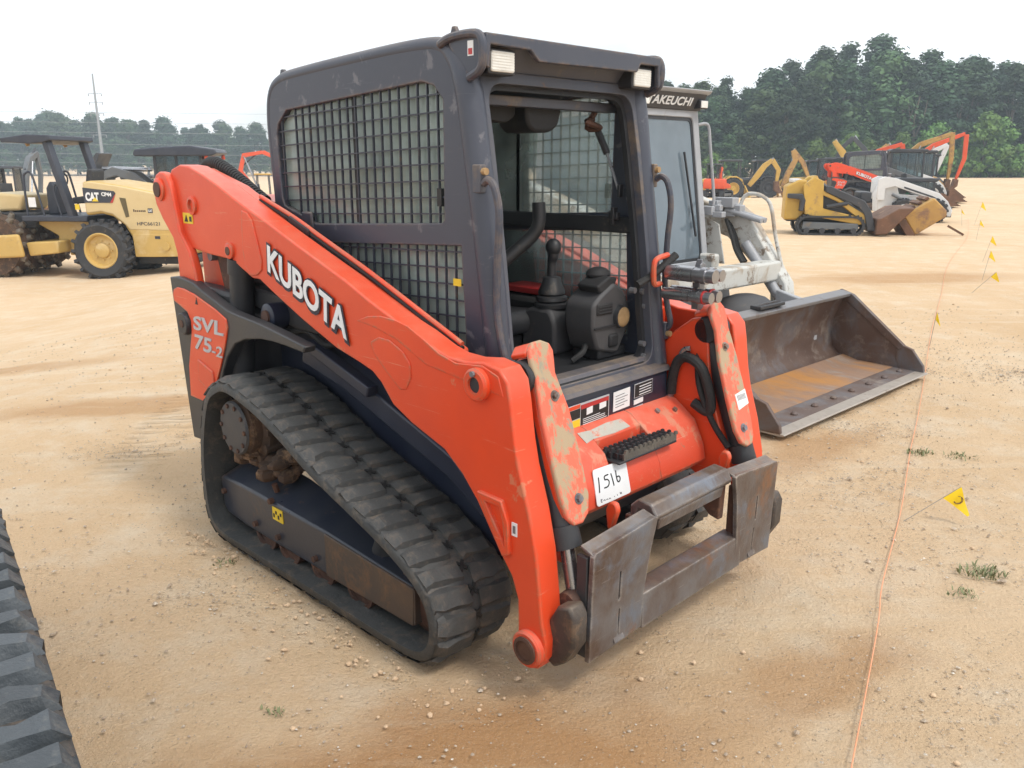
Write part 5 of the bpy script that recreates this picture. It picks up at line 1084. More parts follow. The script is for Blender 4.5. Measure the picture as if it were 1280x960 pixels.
def backhoe(label, x, y, rz, col, cab, pts, group=None, fend=None, boomcol=None):
    """tractor with a digger arm at its tail; x forward"""
    T = put('backhoe_loader', label, 'backhoe', x, y, rz, group)
    for sg in (-1, 1):
        wheel(T, (-.7, sg * .82, .72), .74, .42, .42, rim=col, lugs=14, sg=sg); wheel(T, (1.45, sg * .80, .48), .48, .30, .27, rim=col, lugs=12, sg=sg)
        MB().prism([(-1.45, .9), (-1.30, 1.35), (-.9, 1.58), (-.4, 1.58), (0, 1.3), (-.1, 1.3), (-.45, 1.48), (-.9, 1.48), (-1.2, 1.28)], sg * 1.0, sg * .60).build('fender', fend or col, T, bevel=.02)
        MB().prism([(.4, 1.4), (1.9, 1.3), (2.6, .6), (2.7, .25), (2.5, .3), (1.8, 1.1), (.4, 1.22)], sg * .62, sg * .5).build('loader_arm', col, T, bevel=.02)
    MB().prism([(-.2, .6), (1.9, .6), (1.95, 1.2), (1.2, 1.42), (.1, 1.5), (-.2, 1.4)], -.42, .42).build('hood', col, T, bevel=.06, seg=3)
    MB().box(-1.5, 1.2, -.4, .4, .45, .75).build('frame', 'dgrey', T, bevel=.03)
    for a in (-1.15, .1):
        for sg in (-1, 1): MB().bar((a, sg * .62, 1.2), (a, sg * .60, 2.6), .09, .09).build('cab_post', 'dgrey', T)
    MB().prism([(-1.3, 2.58), (.28, 2.58), (.34, 2.66), (.2, 2.74), (-1.2, 2.74)], -.72, .72).build('cab_roof', 'dgrey', T, bevel=.04)
    if cab:
        for sg in (-1, 1): MB().box(-1.1, .05, sg * .61 - .006, sg * .61 + .006, 1.35, 2.58).build('side_window', 'glass_far', T)
        MB().box(-1.12, -1.10, -.6, .6, 1.35, 2.58).build('end_window', 'glass_far', T)
        MB().box(.04, .06, -.6, .6, 1.35, 2.58).build('end_window', 'glass_far', T)
        MB().box(-1.15, .12, -.62, .62, .9, 1.36).build('cab_body', 'dgrey', T, bevel=.03)
    MB().prism(rnd_poly([(-.8, 1.1), (-.35, 1.1), (-.35, 1.25), (-.65, 1.28), (-.72, 1.8), (-.82, 1.8)], .04, 3), -.22, .22).build('seat', 'tyre', T)
    bo, st = pts
    taper(MB(), bo, [.30, .42, .38, .26][:len(bo)], .13).build('digger_boom', boomcol or col, T, bevel=.02)
    taper(MB(), st, [.34, .32, .20][:len(st)], .10).build('digger_stick', boomcol or col, T, bevel=.02)
    MB().cyl((bo[1][0] - .15, 0, bo[1][1] + .25), (st[0][0] - .1, 0, st[0][1] + .15), .06, n=10).build('stick_cylinder', 'steel', T)
    ex, ez = st[-1]
    MB().prism([(ex - .15, ez + .15), (ex + .18, ez + .1), (ex + .15, ez - .5), (ex - .2, ez - .75), (ex - .6, ez - .6), (ex - .25, ez - .5)], -.32, .32).build('digger_bucket', 'drust', T, bevel=.02)
    for sg in (-1, 1): MB().bar((-1.5, sg * .5, .9), (-1.9, sg * .9, .05), .12, .16).build('stabiliser', boomcol or col, T)
    simple_bucket(T, 2.6, .1, 1.05, 1.1, 'drust')
    return T
# --- the second orange loader: the same machine, side on
def copy_loader():
    skip = ('tread_lug', 'lot_tag', 'tag_number', 'tag_writing', 'warning_label', 'label_print', 'worn_patch', 'bolt', 'caution_sticker', 'sticker_print', 'belt_slot', 'step_bar', 'step_rib', 'cab_sticker', 'arm_sticker', 'guard_sticker')
    def rec(o, par):
        c = o.copy(); COL.objects.link(c); c.parent = par
        for ch in list(o.children):
            if not ch.name.split('.')[0] in skip: rec(ch, c)
        return c
    c = rec(LOADER, None); c.location = (12.9, 30.9, GZ(12.9, 30.9)); c.rotation_euler = (0, 0, R(-14))
    c['label'] = 'distant orange track loader with dark cab, side on, left of the white loader arm'; c['category'] = 'track loader'
    for ch in list(c.children):
        if ch.name.startswith('track') and not ch.name.startswith('track_frame'):
            q = make_track(c, -1 if ch.data.vertices[0].co.y < 0 else 1, 2, False); bpy.data.objects.remove(ch)
    return c
copy_loader()
# --- the low yellow track loader in front of them, with its bucket and the tan box bucket
def yellow_loader():
    T = put('compact_track_loader', 'low yellow track loader without a cab, black arms, brown bucket resting in front', 'track loader', 7.62, 20.3, -12)
    for sg in (-1, 1): small_track(T, sg * .62, sg * .32, -.78, .72, .45)
    MB().prism([(-1.02, .30), (-1.02, 1.10), (-.75, 1.24), (-.25, 1.22), (.72, .52), (.78, .28)], -.33, .33).build('body', 'dgrey', T, bevel=.04)
    for sg in (-1, 1):
        y0, y1 = sg * .56, sg * .40
        MB().prism([(-.70, 1.14), (-.48, 1.34), (-.26, 1.24), (-.24, 1.02), (.05, .88), (.74, .48), (.78, .28), (.60, .25), (-.50, .45), (-.62, .48)], y0, y1, holes=[[(-.24, .92), (-.22, .62), (.50, .45), (.08, .78)]]).build('side_plate', 'yel', T, bevel=.02)
        MB().prism([(-.20, 1.13), (-.10, 1.13), (.68, .80), (.85, .55), (.98, .12), (.80, .12), (.70, .48), (.56, .66), (-.20, 1.0)], sg * .60, sg * .50).build('lift_arm', 'dgrey', T, bevel=.015)
        MB().cyl((-.15, sg * .58, .66), (.3, sg * .58, .74), .045, n=10).build('lift_cylinder', 'dgrey', T)
        MB().prism([(-1.03, .95), (-.70, .95), (-.62, .80), (-.66, .55), (-.75, .55), (-.74, .82), (-1.03, .85)], sg * .57, sg * .36).build('rear_guard', 'dgrey', T, bevel=.02)
    MB().prism([(-1.06, .34), (-1.06, 1.12), (-.78, 1.27), (-.60, 1.26), (-.60, .50), (-.75, .34)], -.38, .38).build('engine_hood', 'yel', T, bevel=.04)
    MB().box(-.95, -.72, -.30, .30, 1.20, 1.285).build('engine_cap', 'wht', T, bevel=.02)
    MB().box(.60, .85, -.40, .40, .75, 1.0).build('control_tower', 'dgrey', T, bevel=.03)
    for k in range(5): MB().tube([(.05 + k * .14, -.1 + k * .05, .95 - k * .05), (.2 + k * .12, -.1, 1.05 - k * .07), (.45 + k * .1, -.05, .8 - k * .08)], .02, 6, smooth=4).build('hose', 'hose', T)
    B = MB().prism([(.95, .04), (1.20, .06), (1.70, .60), (1.75, .66), (1.40, .64), (1.05, .42), (.96, .40)], -.75, .75).build('bucket', 'drust', T, bevel=.02)
    return T
yellow_loader()
def tan_bucket():
    T = put('excavator_bucket', 'tan box-shaped bucket tipped on its corner in front of the white loader', 'bucket', 9.62, 20.2, -12)
    c, s = math.cos(R(35)), math.sin(R(35)); f = lambda u, v: (u * c - v * s, u * s + v * c + .04)
    MB().prism([f(*p) for p in [(-.05, 0), (.72, .0), (.78, .12), (.70, .52), (-.05, .55)]], -.55, .55).build('shell', 'tanyel', T, bevel=.03)
    for k in range(4): MB().prism([f(*p) for p in [(.02 + k * .17, .545), (.12 + k * .17, .54), (.12 + k * .17, .60), (.02 + k * .17, .60)]], -.40, .40).build('lug_plate', 'drust', T, bevel=.01)
    MB().prism([f(*p) for p in [(-.22, .0), (-.05, .0), (-.05, .55), (-.22, .50)]], -.56, .56).build('mouth_plate', 'drust', T, bevel=.01)
    MB().bar((.7, -.3, .22), (1.05, -.35, .02), .06, .05).build('tooth', 'drust', T)
tan_bucket()
G1 = 'loaders parked in a row behind the white one'
skid('white skid-steer loader with dark-striped sloping arms behind the tan box bucket', 11.75, 24.6, -14, 'wht', 'wht', h=1.45, bucket=False).scale = (.82,) * 3
skid('dark-cabbed loader with green fittings just right of the distant orange loader', 15.3, 33.0, -14, 'green_bits', 'mgrey', h=2.1)
skid('dark-cabbed white loader second along the row past the distant orange loader', 17.4, 36.5, -14, 'wht', 'wht', h=2.1)
skid('dark-cabbed yellow loader at the far end of the row, nearest the excavator booms', 19.4, 40.5, -14, 'yel', 'tanyel', h=2.15, wheels=False)
# excavators at the end of the row, arms raised
GB = [(.55, .9), (.95, 2.3), (1.9, 3.25), (3.0, 3.35)]
excavator('tan excavator with a long flat boom, nearest of the raised booms on the right', 18.6, 42.0, -12, 'tanyel', [(.55, .9), (.7, 2.3), (1.4, 2.95), (3.0, 3.55)], [(3.0, 3.6), (3.1, 2.2), (3.05, 1.0)], .86)
excavator('orange excavator with the tallest bent boom at the right end of the row', 21.0, 46.5, -12, 'org', [(.55, .9), (.9, 2.4), (1.9, 3.2), (3.6, 3.9)], [(3.7, 3.85), (3.75, 2.4), (3.4, 1.1)], .86)
excavator('pale excavator half hidden between the tan and the orange booms', 22.2, 49.5, -12, 'wht', [(.55, .9), (.9, 1.9), (1.6, 2.5), (2.6, 3.0)], [(2.6, 3.0), (2.3, 2.0), (2.0, 1.0)], 1.0)
excavator('small orange excavator low behind the tan boom', 19.0, 50.5, -12, 'org', [(.55, .9), (1.2, 2.0), (2.4, 2.7), (3.6, 3.1)], [(3.6, 3.1), (3.8, 2.2), (3.6, 1.2)], 1.0)
excavator('yellow excavator with a low reaching arm left of the tan boom', 17.2, 47.0, -12, 'yel', [(.55, .9), (1.0, 2.0), (1.8, 2.6), (2.8, 2.7)], [(2.8, 2.7), (3.3, 1.9), (3.0, .9)], .9)
skid('grey-armed loader squeezed between the dark cabs and the tan boom', 20.8, 43.0, -14, 'wht', 'mgrey', h=2.1)
skid('orange loader with dark cab half hidden behind the dark-cabbed row', 18.6, 46.0, -14, 'org', 'org', h=2.1)
# backhoes beyond the pale loader
backhoe('yellow canopy tractor with a yellow fender beside the pale loader cab', 15.3, 62.0, 172, 'yel', False, ([(-1.9, .9), (-2.5, 1.7), (-2.9, 2.3), (-3.4, 2.7)], [(-3.4, 2.7), (-3.9, 2.0), (-3.8, 1.1)]))
backhoe('backhoe with a dark glazed cab and orange hubs', 18.2, 63.5, 176, 'dgrey', True, ([(-1.9, .8), (-2.3, 1.8), (-2.7, 2.7), (-2.5, 3.4)], [(-2.5, 3.4), (-3.3, 2.5), (-3.9, 1.2)]), boomcol='tanyel')
backhoe('yellow backhoe with its folded yellow arm right of the glazed cab', 22.6, 65.0, 168, 'yel', True, ([(-1.9, .8), (-2.6, 2.0), (-2.3, 3.3), (-1.6, 4.1)], [(-1.6, 4.1), (-2.4, 2.9), (-3.0, 1.8)]))
backhoe('backhoe with dark grey folded arms and bright cylinder rods', 25.0, 67.0, 165, 'dgrey', True, ([(-1.9, .8), (-2.8, 2.2), (-2.3, 3.5), (-1.4, 4.4)], [(-1.4, 4.4), (-.6, 3.6), (-.2, 2.5)]))
backhoe('far yellow backhoe with a low arm behind the distant orange loader', 29.0, 70.0, 165, 'tanyel', True, ([(-1.9, .8), (-2.8, 2.2), (-2.3, 3.2), (-1.4, 3.9)], [(-1.4, 3.9), (-.6, 3.2), (-.2, 2.2)]))
T_ = excavator('bright orange excavator arm showing beside the pale loader cab pillar', 11.6, 48.0, 60, 'org', [(.4, .9), (.5, 1.5), (.6, 1.9), (.7, 2.1)], [(.7, 2.0), (.9, 1.3), (.8, .6)], .8)
# ---- left: machines beyond the roller
def canopy_machine():
    T = put('wheel_loader', 'tall machine with a dark slab roof over a glazed cab, behind the orange arm', 'loader', -10.9, 28.5, 8); T.scale = (.93,) * 3
    for wx in (-1.1, 1.3):
        for sg in (-1, 1): wheel(T, (wx, sg * .95, .70), .72, .45, .40, rim='yel', lugs=14, sg=sg)
    MB().prism([(-2.2, .6), (1.9, .6), (1.9, 1.35), (.9, 1.5), (-.6, 1.6), (-2.2, 1.7)], -.65, .65).build('body', 'mgrey', T, bevel=.05)
    for px in (-.85, -.1, .75):
        for sg in (-1, 1): MB().bar((px, sg * .72, 1.5), (px * .95, sg * .70, 2.95), .09, .09).build('cab_post', 'dgrey', T)
    for sg in (-1, 1): MB().box(-.82, .72, sg * .715 - .006, sg * .715 + .006, 1.75, 2.92).build('side_window', 'glass_far', T)
    MB().box(.74, .76, -.68, .68, 1.75, 2.92).build('end_window', 'glass_far', T)
    MB().box(-.84, -.82, -.68, .68, 1.75, 2.92).build('end_window', 'glass_far', T)
    MB().box(-.9, .8, -.75, .75, 1.45, 1.78).build('cab_body', 'dgrey', T, bevel=.03)
    MB().prism([(-1.45, 2.98), (-1.40, 2.90), (1.15, 2.92), (1.35, 3.0), (1.28, 3.14), (.45, 3.26), (-.4, 3.22), (-1.38, 3.14)], -1.0, 1.0).build('roof', 'rops', T, bevel=.05, seg=3)
    for sx, sy in ((.95, -.85), (1.2, .85), (.95, .3)): MB().lathe([(.06, 0), (.07, .05), (.05, .14), (.02, .16)], (sx, sy, 2.80), (0, 0, 1), 12).build('amber_lamp', 'org', T)
    for sg in (-1, 1):
        MB().prism([(-.6, 1.5), (-1.6, 2.35), (-2.3, 2.55), (-2.9, 2.25), (-2.85, 1.5), (-2.6, 1.5), (-2.55, 2.15), (-2.2, 2.25), (-1.7, 2.05), (-.8, 1.3)], sg * .55, sg * .42).build('lift_arm', 'mgrey', T, bevel=.02)
        MB().cyl((-1.2, sg * .3, 2.45), (-2.7, sg * .3, 2.5), .07, n=10).build('tilt_cylinder', 'steel', T)
    MB().prism([(-2.9, 1.3), (-2.75, 1.3), (-2.8, 2.6), (-2.6, 3.0), (-2.72, 3.02), (-2.98, 2.7)], -.7, .7).build('fork_carriage', 'dgrey', T, bevel=.02)
canopy_machine()
excavator('orange excavator with a yellow cab roof far behind the loader arm', -17.9, 61.0, 10, 'org', [(-.4, 1.3), (-1.3, 2.5), (-1.0, 3.5), (.2, 3.7)], [(.2, 3.7), (1.3, 3.2), (1.9, 1.9)], 1.1, roof='yel', cab=False)
excavator('yellow excavator standing directly behind the roller seat', -20.0, 34.5, 100, 'yel', [(.5, .9), (.9, 2.0), (1.5, 2.6), (2.4, 2.9)], [(2.4, 2.9), (2.6, 2.0), (2.2, 1.0)], 1.0, bm='mgrey')
excavator('yellow and grey excavator showing between the roller seat and its console', -21.6, 36.0, 150, 'yel', [(.5, .9), (.9, 2.0), (1.5, 2.6), (2.4, 2.9)], [(2.4, 2.9), (2.6, 2.0), (2.2, 1.0)], 1.0, bm='yel')
skid('orange and teal loader at the left edge behind the roller rail', -24.5, 36.0, 20, 'org', 'org', h=1.9)
skid('small yellow loader just above the roller hood', -16.5, 38.0, 15, 'yel', 'yel', h=1.9)
# ============================================================ trees, bushes, fence, power line
def mk_leaf(name, c1, c2):
    m = bpy.data.materials.new(name); m.use_nodes = True; M[name] = m
    N, L = m.node_tree.nodes, m.node_tree.links; b = N['Principled BSDF']
    tc = N.new('ShaderNodeTexCoord'); n = N.new('ShaderNodeTexNoise'); n.inputs['Scale'].default_value = .55; n.inputs['Detail'].default_value = 3
    oi = N.new('ShaderNodeObjectInfo'); hs = N.new('ShaderNodeHueSaturation'); r = N.new('ShaderNodeMapRange'); r.inputs['To Min'].default_value = .65; r.inputs['To Max'].default_value = 1.35
    h2 = N.new('ShaderNodeMapRange'); h2.inputs['To Min'].default_value = .475; h2.inputs['To Max'].default_value = .525
    x = N.new('ShaderNodeMix'); x.data_type = 'RGBA'; x.inputs[6].default_value = (*c1, 1); x.inputs[7].default_value = (*c2, 1)
    rp = N.new('ShaderNodeMapRange'); rp.inputs['From Min'].default_value = .35; rp.inputs['From Max'].default_value = .65
    L.new(tc.outputs['Object'], n.inputs['Vector']); L.new(n.outputs['Fac'], rp.inputs['Value']); L.new(rp.outputs['Result'], x.inputs[0])
    L.new(oi.outputs['Random'], r.inputs['Value']); L.new(oi.outputs['Random'], h2.inputs['Value'])
    L.new(r.outputs['Result'], hs.inputs['Value']); L.new(h2.outputs['Result'], hs.inputs['Hue']); L.new(x.outputs[2], hs.inputs['Color'])
    L.new(hs.outputs['Color'], b.inputs['Base Color']); b.inputs['Roughness'].default_value = .7; b.inputs['Specular IOR Level'].default_value = .2
mk_leaf('leaf_dark', (.030, .060, .036), (.054, .094, .044)); mk_leaf('leaf_mid', (.050, .088, .040), (.078, .120, .048)); mk_leaf('leaf_light', (.085, .15, .035), (.12, .19, .05))
mk('bark', (.16, .13, .10), (.10, .08, .065), scale=3, rough=.9, bump=.3, bscale=12)
mk('concrete', (.50, .49, .46), (.42, .41, .38), scale=1.5, rough=.9, bump=.1)
mk('galv', (.34, .35, .36), (.28, .29, .3), scale=3, rough=.5, metal=.4, bump=0)
def leaf_quad(vs, fs, p, n, s, r):
    n = n.normalized(); a = n.orthogonal().normalized(); t = r.random() * 6.28; b = n.cross(a)
    u = (a * math.cos(t) + b * math.sin(t)) * s; v = n.cross(u) * (.5 + .4 * r.random()); i = len(vs)
    vs += [tuple(p - u), tuple(p - v), tuple(p + u), tuple(p + v)]; fs.append((i, i + 1, i + 2, i + 3))
def crown_mesh(name, seed, h, w, base, nclump, nleaf, mat, leaf=.26, conic=.5):
    """clumps of leaf-sized faces spread through a crown's volume"""
    r = random.Random(seed); vs, fs = [], []; clumps = []
    for k in range(nclump):
        t = r.random() ** .8; z = base + (h - base) * t
        prof = math.sin(math.pi * min(1, (.12 + t * .88)) ** (.6 + conic * .2)) ** .7 * (1 - conic * t * .45)
        a = r.random() * 6.283; d = w * prof * (r.random() ** .5)
        clumps.append((Vector((d * math.cos(a), d * math.sin(a), z)), (.35 + r.random() * 1.0) * w * .25))
    for c, R_ in clumps:
        for k in range(nleaf):
            d = Vector((r.gauss(0, 1), r.gauss(0, 1), r.gauss(0, .8))).normalized(); p = c + Vector((d.x, d.y, d.z * .9)) * R_ * (.35 + .75 * r.random())
            leaf_quad(vs, fs, p, d + Vector((r.gauss(0, .5), r.gauss(0, .5), .5 + r.gauss(0, .4))), leaf * (.6 + .9 * r.random()), r)
    me = bpy.data.meshes.new(name); me.from_pydata(vs, [], fs); me.materials.append(M[mat]); return me, clumps
def trunk_mesh(seed, h, r0, clumps, bare=.0):
    r = random.Random(seed); mb = MB(); lean = Vector((r.gauss(0, .02), r.gauss(0, .02), 1))
    P = [Vector((0, 0, -.3))] + [lean * (h * k / 6) + Vector((r.gauss(0, .12), r.gauss(0, .12), 0)) for k in range(1, 7)]
    mb.tube(P, lambda t: r0 * (1 - .85 * t) + .02, 8, smooth=2)
    for c, R_ in r.sample(clumps, min(9, len(clumps))):
        z0 = max(h * .2, c.z * (.55 + .2 * r.random())); s = lean * z0
        mb.tube([s, s.lerp(c, .5) + Vector((0, 0, .3)), c], lambda t: r0 * .38 * (1 - .8 * t) + .015, 5, smooth=2)
    me = mb.mesh('trunk'); me.materials.append(M['bark']); return me
KINDS = []
for i, (h, w, base, nc, nl, mat, con, lf) in enumerate([(15, 4.2, 3.0, 95, 90, 'leaf_dark', .5, .20), (16.5, 3.4, 4.0, 90, 90, 'leaf_dark', .55, .19), (13.5, 4.6, 2.4, 95, 90, 'leaf_mid', .3, .20),
        (17, 3.0, 8.5, 56, 90, 'leaf_dark', .6, .18), (12, 3.6, 1.2, 90, 90, 'leaf_mid', .5, .19), (14.5, 3.8, 2.0, 95, 90, 'leaf_dark', .7, .20)]):
    cm, cl = crown_mesh('crown', 10 + i, h, w, base, nc, nl, mat, lf, con); KINDS.append((cm, trunk_mesh(30 + i, h * .92, .26, cl), h))
BUSH = []
for i, (h, w) in enumerate([(4.6, 2.7), (3.4, 2.9), (5.4, 2.4)]):
    cm, cl = crown_mesh('crown', 70 + i, h, w, .2, 70, 80, 'leaf_light', .15, .35); BUSH.append((cm, trunk_mesh(80 + i, h * .7, .10, cl), h))
def plant(kind, name, label, cat, x, y, s, rz, group, sx=1.0):
    cm, tm, h = kind
    T = thing(name, label, cat, (x, y, GZ(x, y)), rz, group); T.scale = (s * sx, s * sx, s)
    link('crown', cm, T); link('trunk', tm, T); return T
rt = random.Random(21)
# heights of the wood's skyline along the right side, (x at 105 m, height)
SKY = [(6, 10.5), (12, 11.6), (18, 12.4), (22, 13.0), (25, 14.0), (28, 13.6), (31, 14.4), (34, 15.4), (37, 16.2), (40, 15.6), (43, 16.4), (47, 15.2), (50, 15.6), (53, 14.6), (57, 15.0), (61, 14.6), (66, 15), (72, 15), (80, 15), (90, 15)]
def skyh(x):
    for (a, b), (c, d) in zip(SKY, SKY[1:]):
        if x <= c: return b + (d - b) * max(0, (x - a)) / (c - a)
    return SKY[-1][1]
LBR = 'broadleaf tree of the dense wood beyond the yard on the right'
for row, (yy, dx, k) in enumerate(((103, 3.0, .90), (109, 3.1, 1.0), (116, 3.4, 1.08))):
    x = 4 + row
    while x < 92:
        ki = rt.choice([0, 1, 2, 4, 5] if row == 0 else [0, 1, 3, 5, 2]); kind = KINDS[ki]
        xr = x * yy / 105; th = (skyh(x) * .90 + .4) * k * (.80 + .24 * rt.random()) if row < 2 else (skyh(x) * .90 + .4) * 1.1 * (.88 + .16 * rt.random())
        plant(kind, 'broadleaf_tree', LBR, 'tree', xr + rt.gauss(0, .6), yy + rt.gauss(0, 1.2), th / kind[2], rt.random() * 6.28, 'trees of the wood on the right', 1.2 + .35 * rt.random()); x += dx * (.8 + .5 * rt.random())
LBL = 'broadleaf tree of the far low wood behind the power line on the left'
for row, (yy, dx) in enumerate(((228, 5.2), (242, 5.6))):
    x = -175
    while x < 30:
        kind = KINDS[rt.choice([0, 2, 4, 5, 1])]; px = 640 + 1035 * x / (yy * .966)
        hh = 12.2 + 2.2 * math.exp(-((px - 85) / 60) ** 2) + (1.2 if px < 260 else -.6) + rt.gauss(0, .9)
        plant(kind, 'broadleaf_tree', LBL, 'tree', x, yy + rt.gauss(0, 2), hh / kind[2], rt.random() * 6.28, 'trees of the far wood on the left', 1.25 + .3 * rt.random()); x += dx * (.8 + .5 * rt.random())
x = 6
while x < 92:
    plant(KINDS[4], 'understorey_shrub', 'dark shrub filling the foot of the dense wood on the right', 'shrub', x, 100.5 + rt.gauss(0, .6), .36 + .12 * rt.random(), rt.random() * 6.28, 'shrubs at the foot of the wood on the right', 1.5); x += 2.6 * (.8 + .5 * rt.random())
x = -170
while x < 30:
    plant(KINDS[2], 'understorey_shrub', 'dark shrub filling the foot of the far wood on the left', 'shrub', x, 221 + rt.gauss(0, 1), .42 + .12 * rt.random(), rt.random() * 6.28, 'shrubs at the foot of the far wood', 1.7); x += 5.5 * (.8 + .5 * rt.random())
ORD = 'first second third fourth fifth sixth seventh eighth ninth tenth eleventh twelfth thirteenth'.split()
BL = [(1015, 97, .95), (1040, 96, 1.15), (1058, 95, .9), (1080, 96, .85), (1100, 95, .8), (1122, 97, .85), (1165, 98, 1.2), (1200, 96, .85), (1225, 95, 1.2), (1243, 96, 1.25), (1275, 96, 1.0), (1310, 97, 1.2), (890, 90, .7)]
for i, (px, y, s) in enumerate(BL):
    plant(BUSH[i % 3], 'bush', 'bright green bush before the dark wood, ' + ORD[sorted(q_[0] for q_ in BL).index(px)] + ' from the left', 'bush', (px - 640) / 1035 * y * .972, y, s, i * 1.3, 'bright green bushes before the wood')
# tall bare-stemmed trunks at the wood's edge
for i, (px, y, h) in enumerate([(1134, 101, 9), (1190, 101, 10), (1128, 102, 8)]):
    x = (px - 640) / 1035 * y * .972
    b = MB().tube([(x, y, -1.1), (x + .2, y, h * .4), (x - .1, y, h * .7), (x + .4, y + .2, h)], lambda t: .16 * (1 - .75 * t) + .02, 7, smooth=3)
    b.tube([(x + .1, y, h * .45), (x + .9, y - .2, h * .75), (x + 1.2, y, h * .95)], lambda t: .07 * (1 - .7 * t) + .015, 5, smooth=3).tube([(x, y, h * .55), (x - .8, y - .2, h * .8), (x - 1.1, y, h)], lambda t: .06 * (1 - .7 * t) + .015, 5, smooth=3)
    tag(b.build('bare_tree', 'bark'), ['pale forked bare trunk at the wood edge above the distant orange loader', 'pale bare trunk at the wood edge left of the excavator booms', 'thin pale trunk leaning beside the forked one'][i], 'tree')
# fence with low wall, sign
def fence():
    A, B = Vector((50, 112, 0)), Vector((130, 124, 0)); d = (B - A).normalized(); n = int((B - A).length / 3)
    T = thing('chain_link_fence', 'grey chain-link fence along the yard edge at far right', 'fence', (A.x, A.y, GZ(A.x, A.y)), math.atan2(d.y, d.x))
    L = (B - A).length
    for k in range(n + 1): MB().cyl((k * 3, 0, 0), (k * 3, 0, 1.95), .04, n=8).build('post', 'galv', T)
    for z in (1.0, 1.9): MB().cyl((0, 0, z), (L, 0, z), .025, n=6).build('rail', 'galv', T)
    m = MB(); k = 0
    while k * .16 < L:
        x = k * .16; m.bar((x, .02, .05), (x + .9, .02, 1.9), .008, .008); m.bar((x + .9, .02, .05), (x, .02, 1.9), .008, .008); k += 1
    m.build('wire_mesh', 'galv', T, stuff=True)
    W = MB().box(0, L, -.75, -.55, 0, .62).build('kerb_wall', 'concrete'); W.location = T.location; W.rotation_euler = T.rotation_euler
    tag(W, 'low pale concrete wall in front of the chain-link fence', 'wall')
fence()
S = thing('yard_sign', 'yellow sign board on a yellow post by the far fence', 'sign', (69.0, 112.0, GZ(69, 112)), R(-32))
MB().box(-.12, .12, -.08, .08, 0, 1.3).build('post', 'yellow_print', S); MB().box(-.75, .75, -.12, -.06, 1.25, 2.15).build('board', 'sign_yellow' if 'sign_yellow' in M else 'yellow_print', S)
MB().box(-.68, .68, -.135, -.12, 1.32, 1.85).build('board_panel', 'white_print', S)
for z, w in ((1.72, .5), (1.60, .3), (1.48, .15)): MB().box(-w, w, -.142, -.136, z - .03, z + .03).build('board_print', 'dgrey', S)
# power line
PX, PY = -93.0, 195.0
Pl = thing('power_pole', 'tall slim steel power pole rising above the left wood', 'pole', (PX, PY, -2))
MB().cyl((0, 0, 0), (0, 0, 22.6), .42, .16, 12).build('shaft', 'galv', Pl)
for k, z in enumerate((18.4, 16.6, 14.2, 9.6)):
    MB().bar((-1.5, 0, z), (1.5, 0, z), .12, .12).build('cross_arm', 'galv', Pl)
    for sx in (-1.45, 1.45): MB().lathe([(.05, 0), (.14, .1), (.06, .2), (.14, .3), (.06, .4), (.12, .5)], (sx, 0, z - .55), (0, 0, 1), 8).build('insulator', 'galv', Pl)
for k, z in enumerate((16.2, 14.0, 11.8, 9.2, 7.0, 5.0, 3.4, 2.2)):
    a = Vector((-230, 196 + k * .4, z - 1.0)); b = Vector((40, 204 + k * .4, z - 3.6)); m = (a + b) / 2 + Vector((0, 0, -1.2))
    w = MB().tube([a, a.lerp(m, .5) + Vector((0, 0, -.4)), m, m.lerp(b, .5) + Vector((0, 0, -.4)), b], .035, 5, smooth=6).build('power_cable', 'galv')
    tag(w, 'thin grey power cable across the left wood, ' + ORD[k] + ' from the top', 'cable', 'cables of the power line')
# ============================================================ neighbouring track, string line, flags, stones, weeds
def neighbour():
    d = Vector((-.82 + 1.71, 1.34 - 2.57, 0)); rz = math.atan2(d.y, d.x)
    B = Vector((-.82, 1.34, 0)); fwd = d.normalized(); lat = Vector((-fwd.y, fwd.x, 0))
    o = B - fwd * .55 - lat * .84
    T = thing('compact_track_loader', 'neighbouring machine of which only the grey rubber track shows at the lower left corner', 'track loader', tuple(o), rz)
    P = [(-1.25, .50), (-1.45, .34), (-1.42, .14), (-1.25, .0), (-.4, .0), (.6, .0), (1.05, .0), (1.22, .14), (1.24, .36), (1.08, .53), (.55, .572), (-.35, .565)]
    P = [(-1.15, .545), (-1.35, .46), (-1.42, .28), (-1.34, .08), (-1.15, .0), (-.4, .0), (.3, .0), (.9, .0), (1.10, .08), (1.18, .28), (1.11, .46), (.92, .55), (.3, .562), (-.4, .562)]
    for sg in (1, -1):
        make_track(T, sg, 2, sg > 0, path=P, y0=.84, y1=.44, mats=('rubber_dark', 'rubber_blue'), pitch=.128, lug=(.088, .040, .012), th=.045)
        MB().prism([(-1.1, .12), (.9, .12), (.95, .30), (.6, .40), (-.8, .42), (-1.15, .32)], sg * .78, sg * .5).build('track_frame', 'frame_paint', T, bevel=.02)
        for k in range(5): MB().cyl((-.8 + k * .38, sg * .77, .13), (-.8 + k * .38, sg * .5, .13), .09, n=16).build('roller', 'rust', T)
        MB().cyl((.88, sg * .77, .28), (.88, sg * .5, .28), .2, n=20).build('idler', 'rust', T); MB().cyl((-1.12, sg * .77, .28), (-1.12, sg * .5, .28), .2, n=20).build('drive_sprocket', 'rust', T)
    MB().prism([(-1.5, .3), (.8, .3), (.95, .55), (.8, .9), (-1.5, 1.0)], -.42, .42).build('chassis', 'panel_black', T, bevel=.03)
    return T
mk('rubber_blue', (.052, .062, .072), (.078, .090, .10), scale=5, rough=.55, wear=(.16, .16, .15), thr=.60, soft=.08, wscale=9, bump=.9, bscale=16, rand=.22, scratch=.5, scol=(.03, .03, .03))
neighbour()
def gz(x, y): return GZ(x, y) + .004
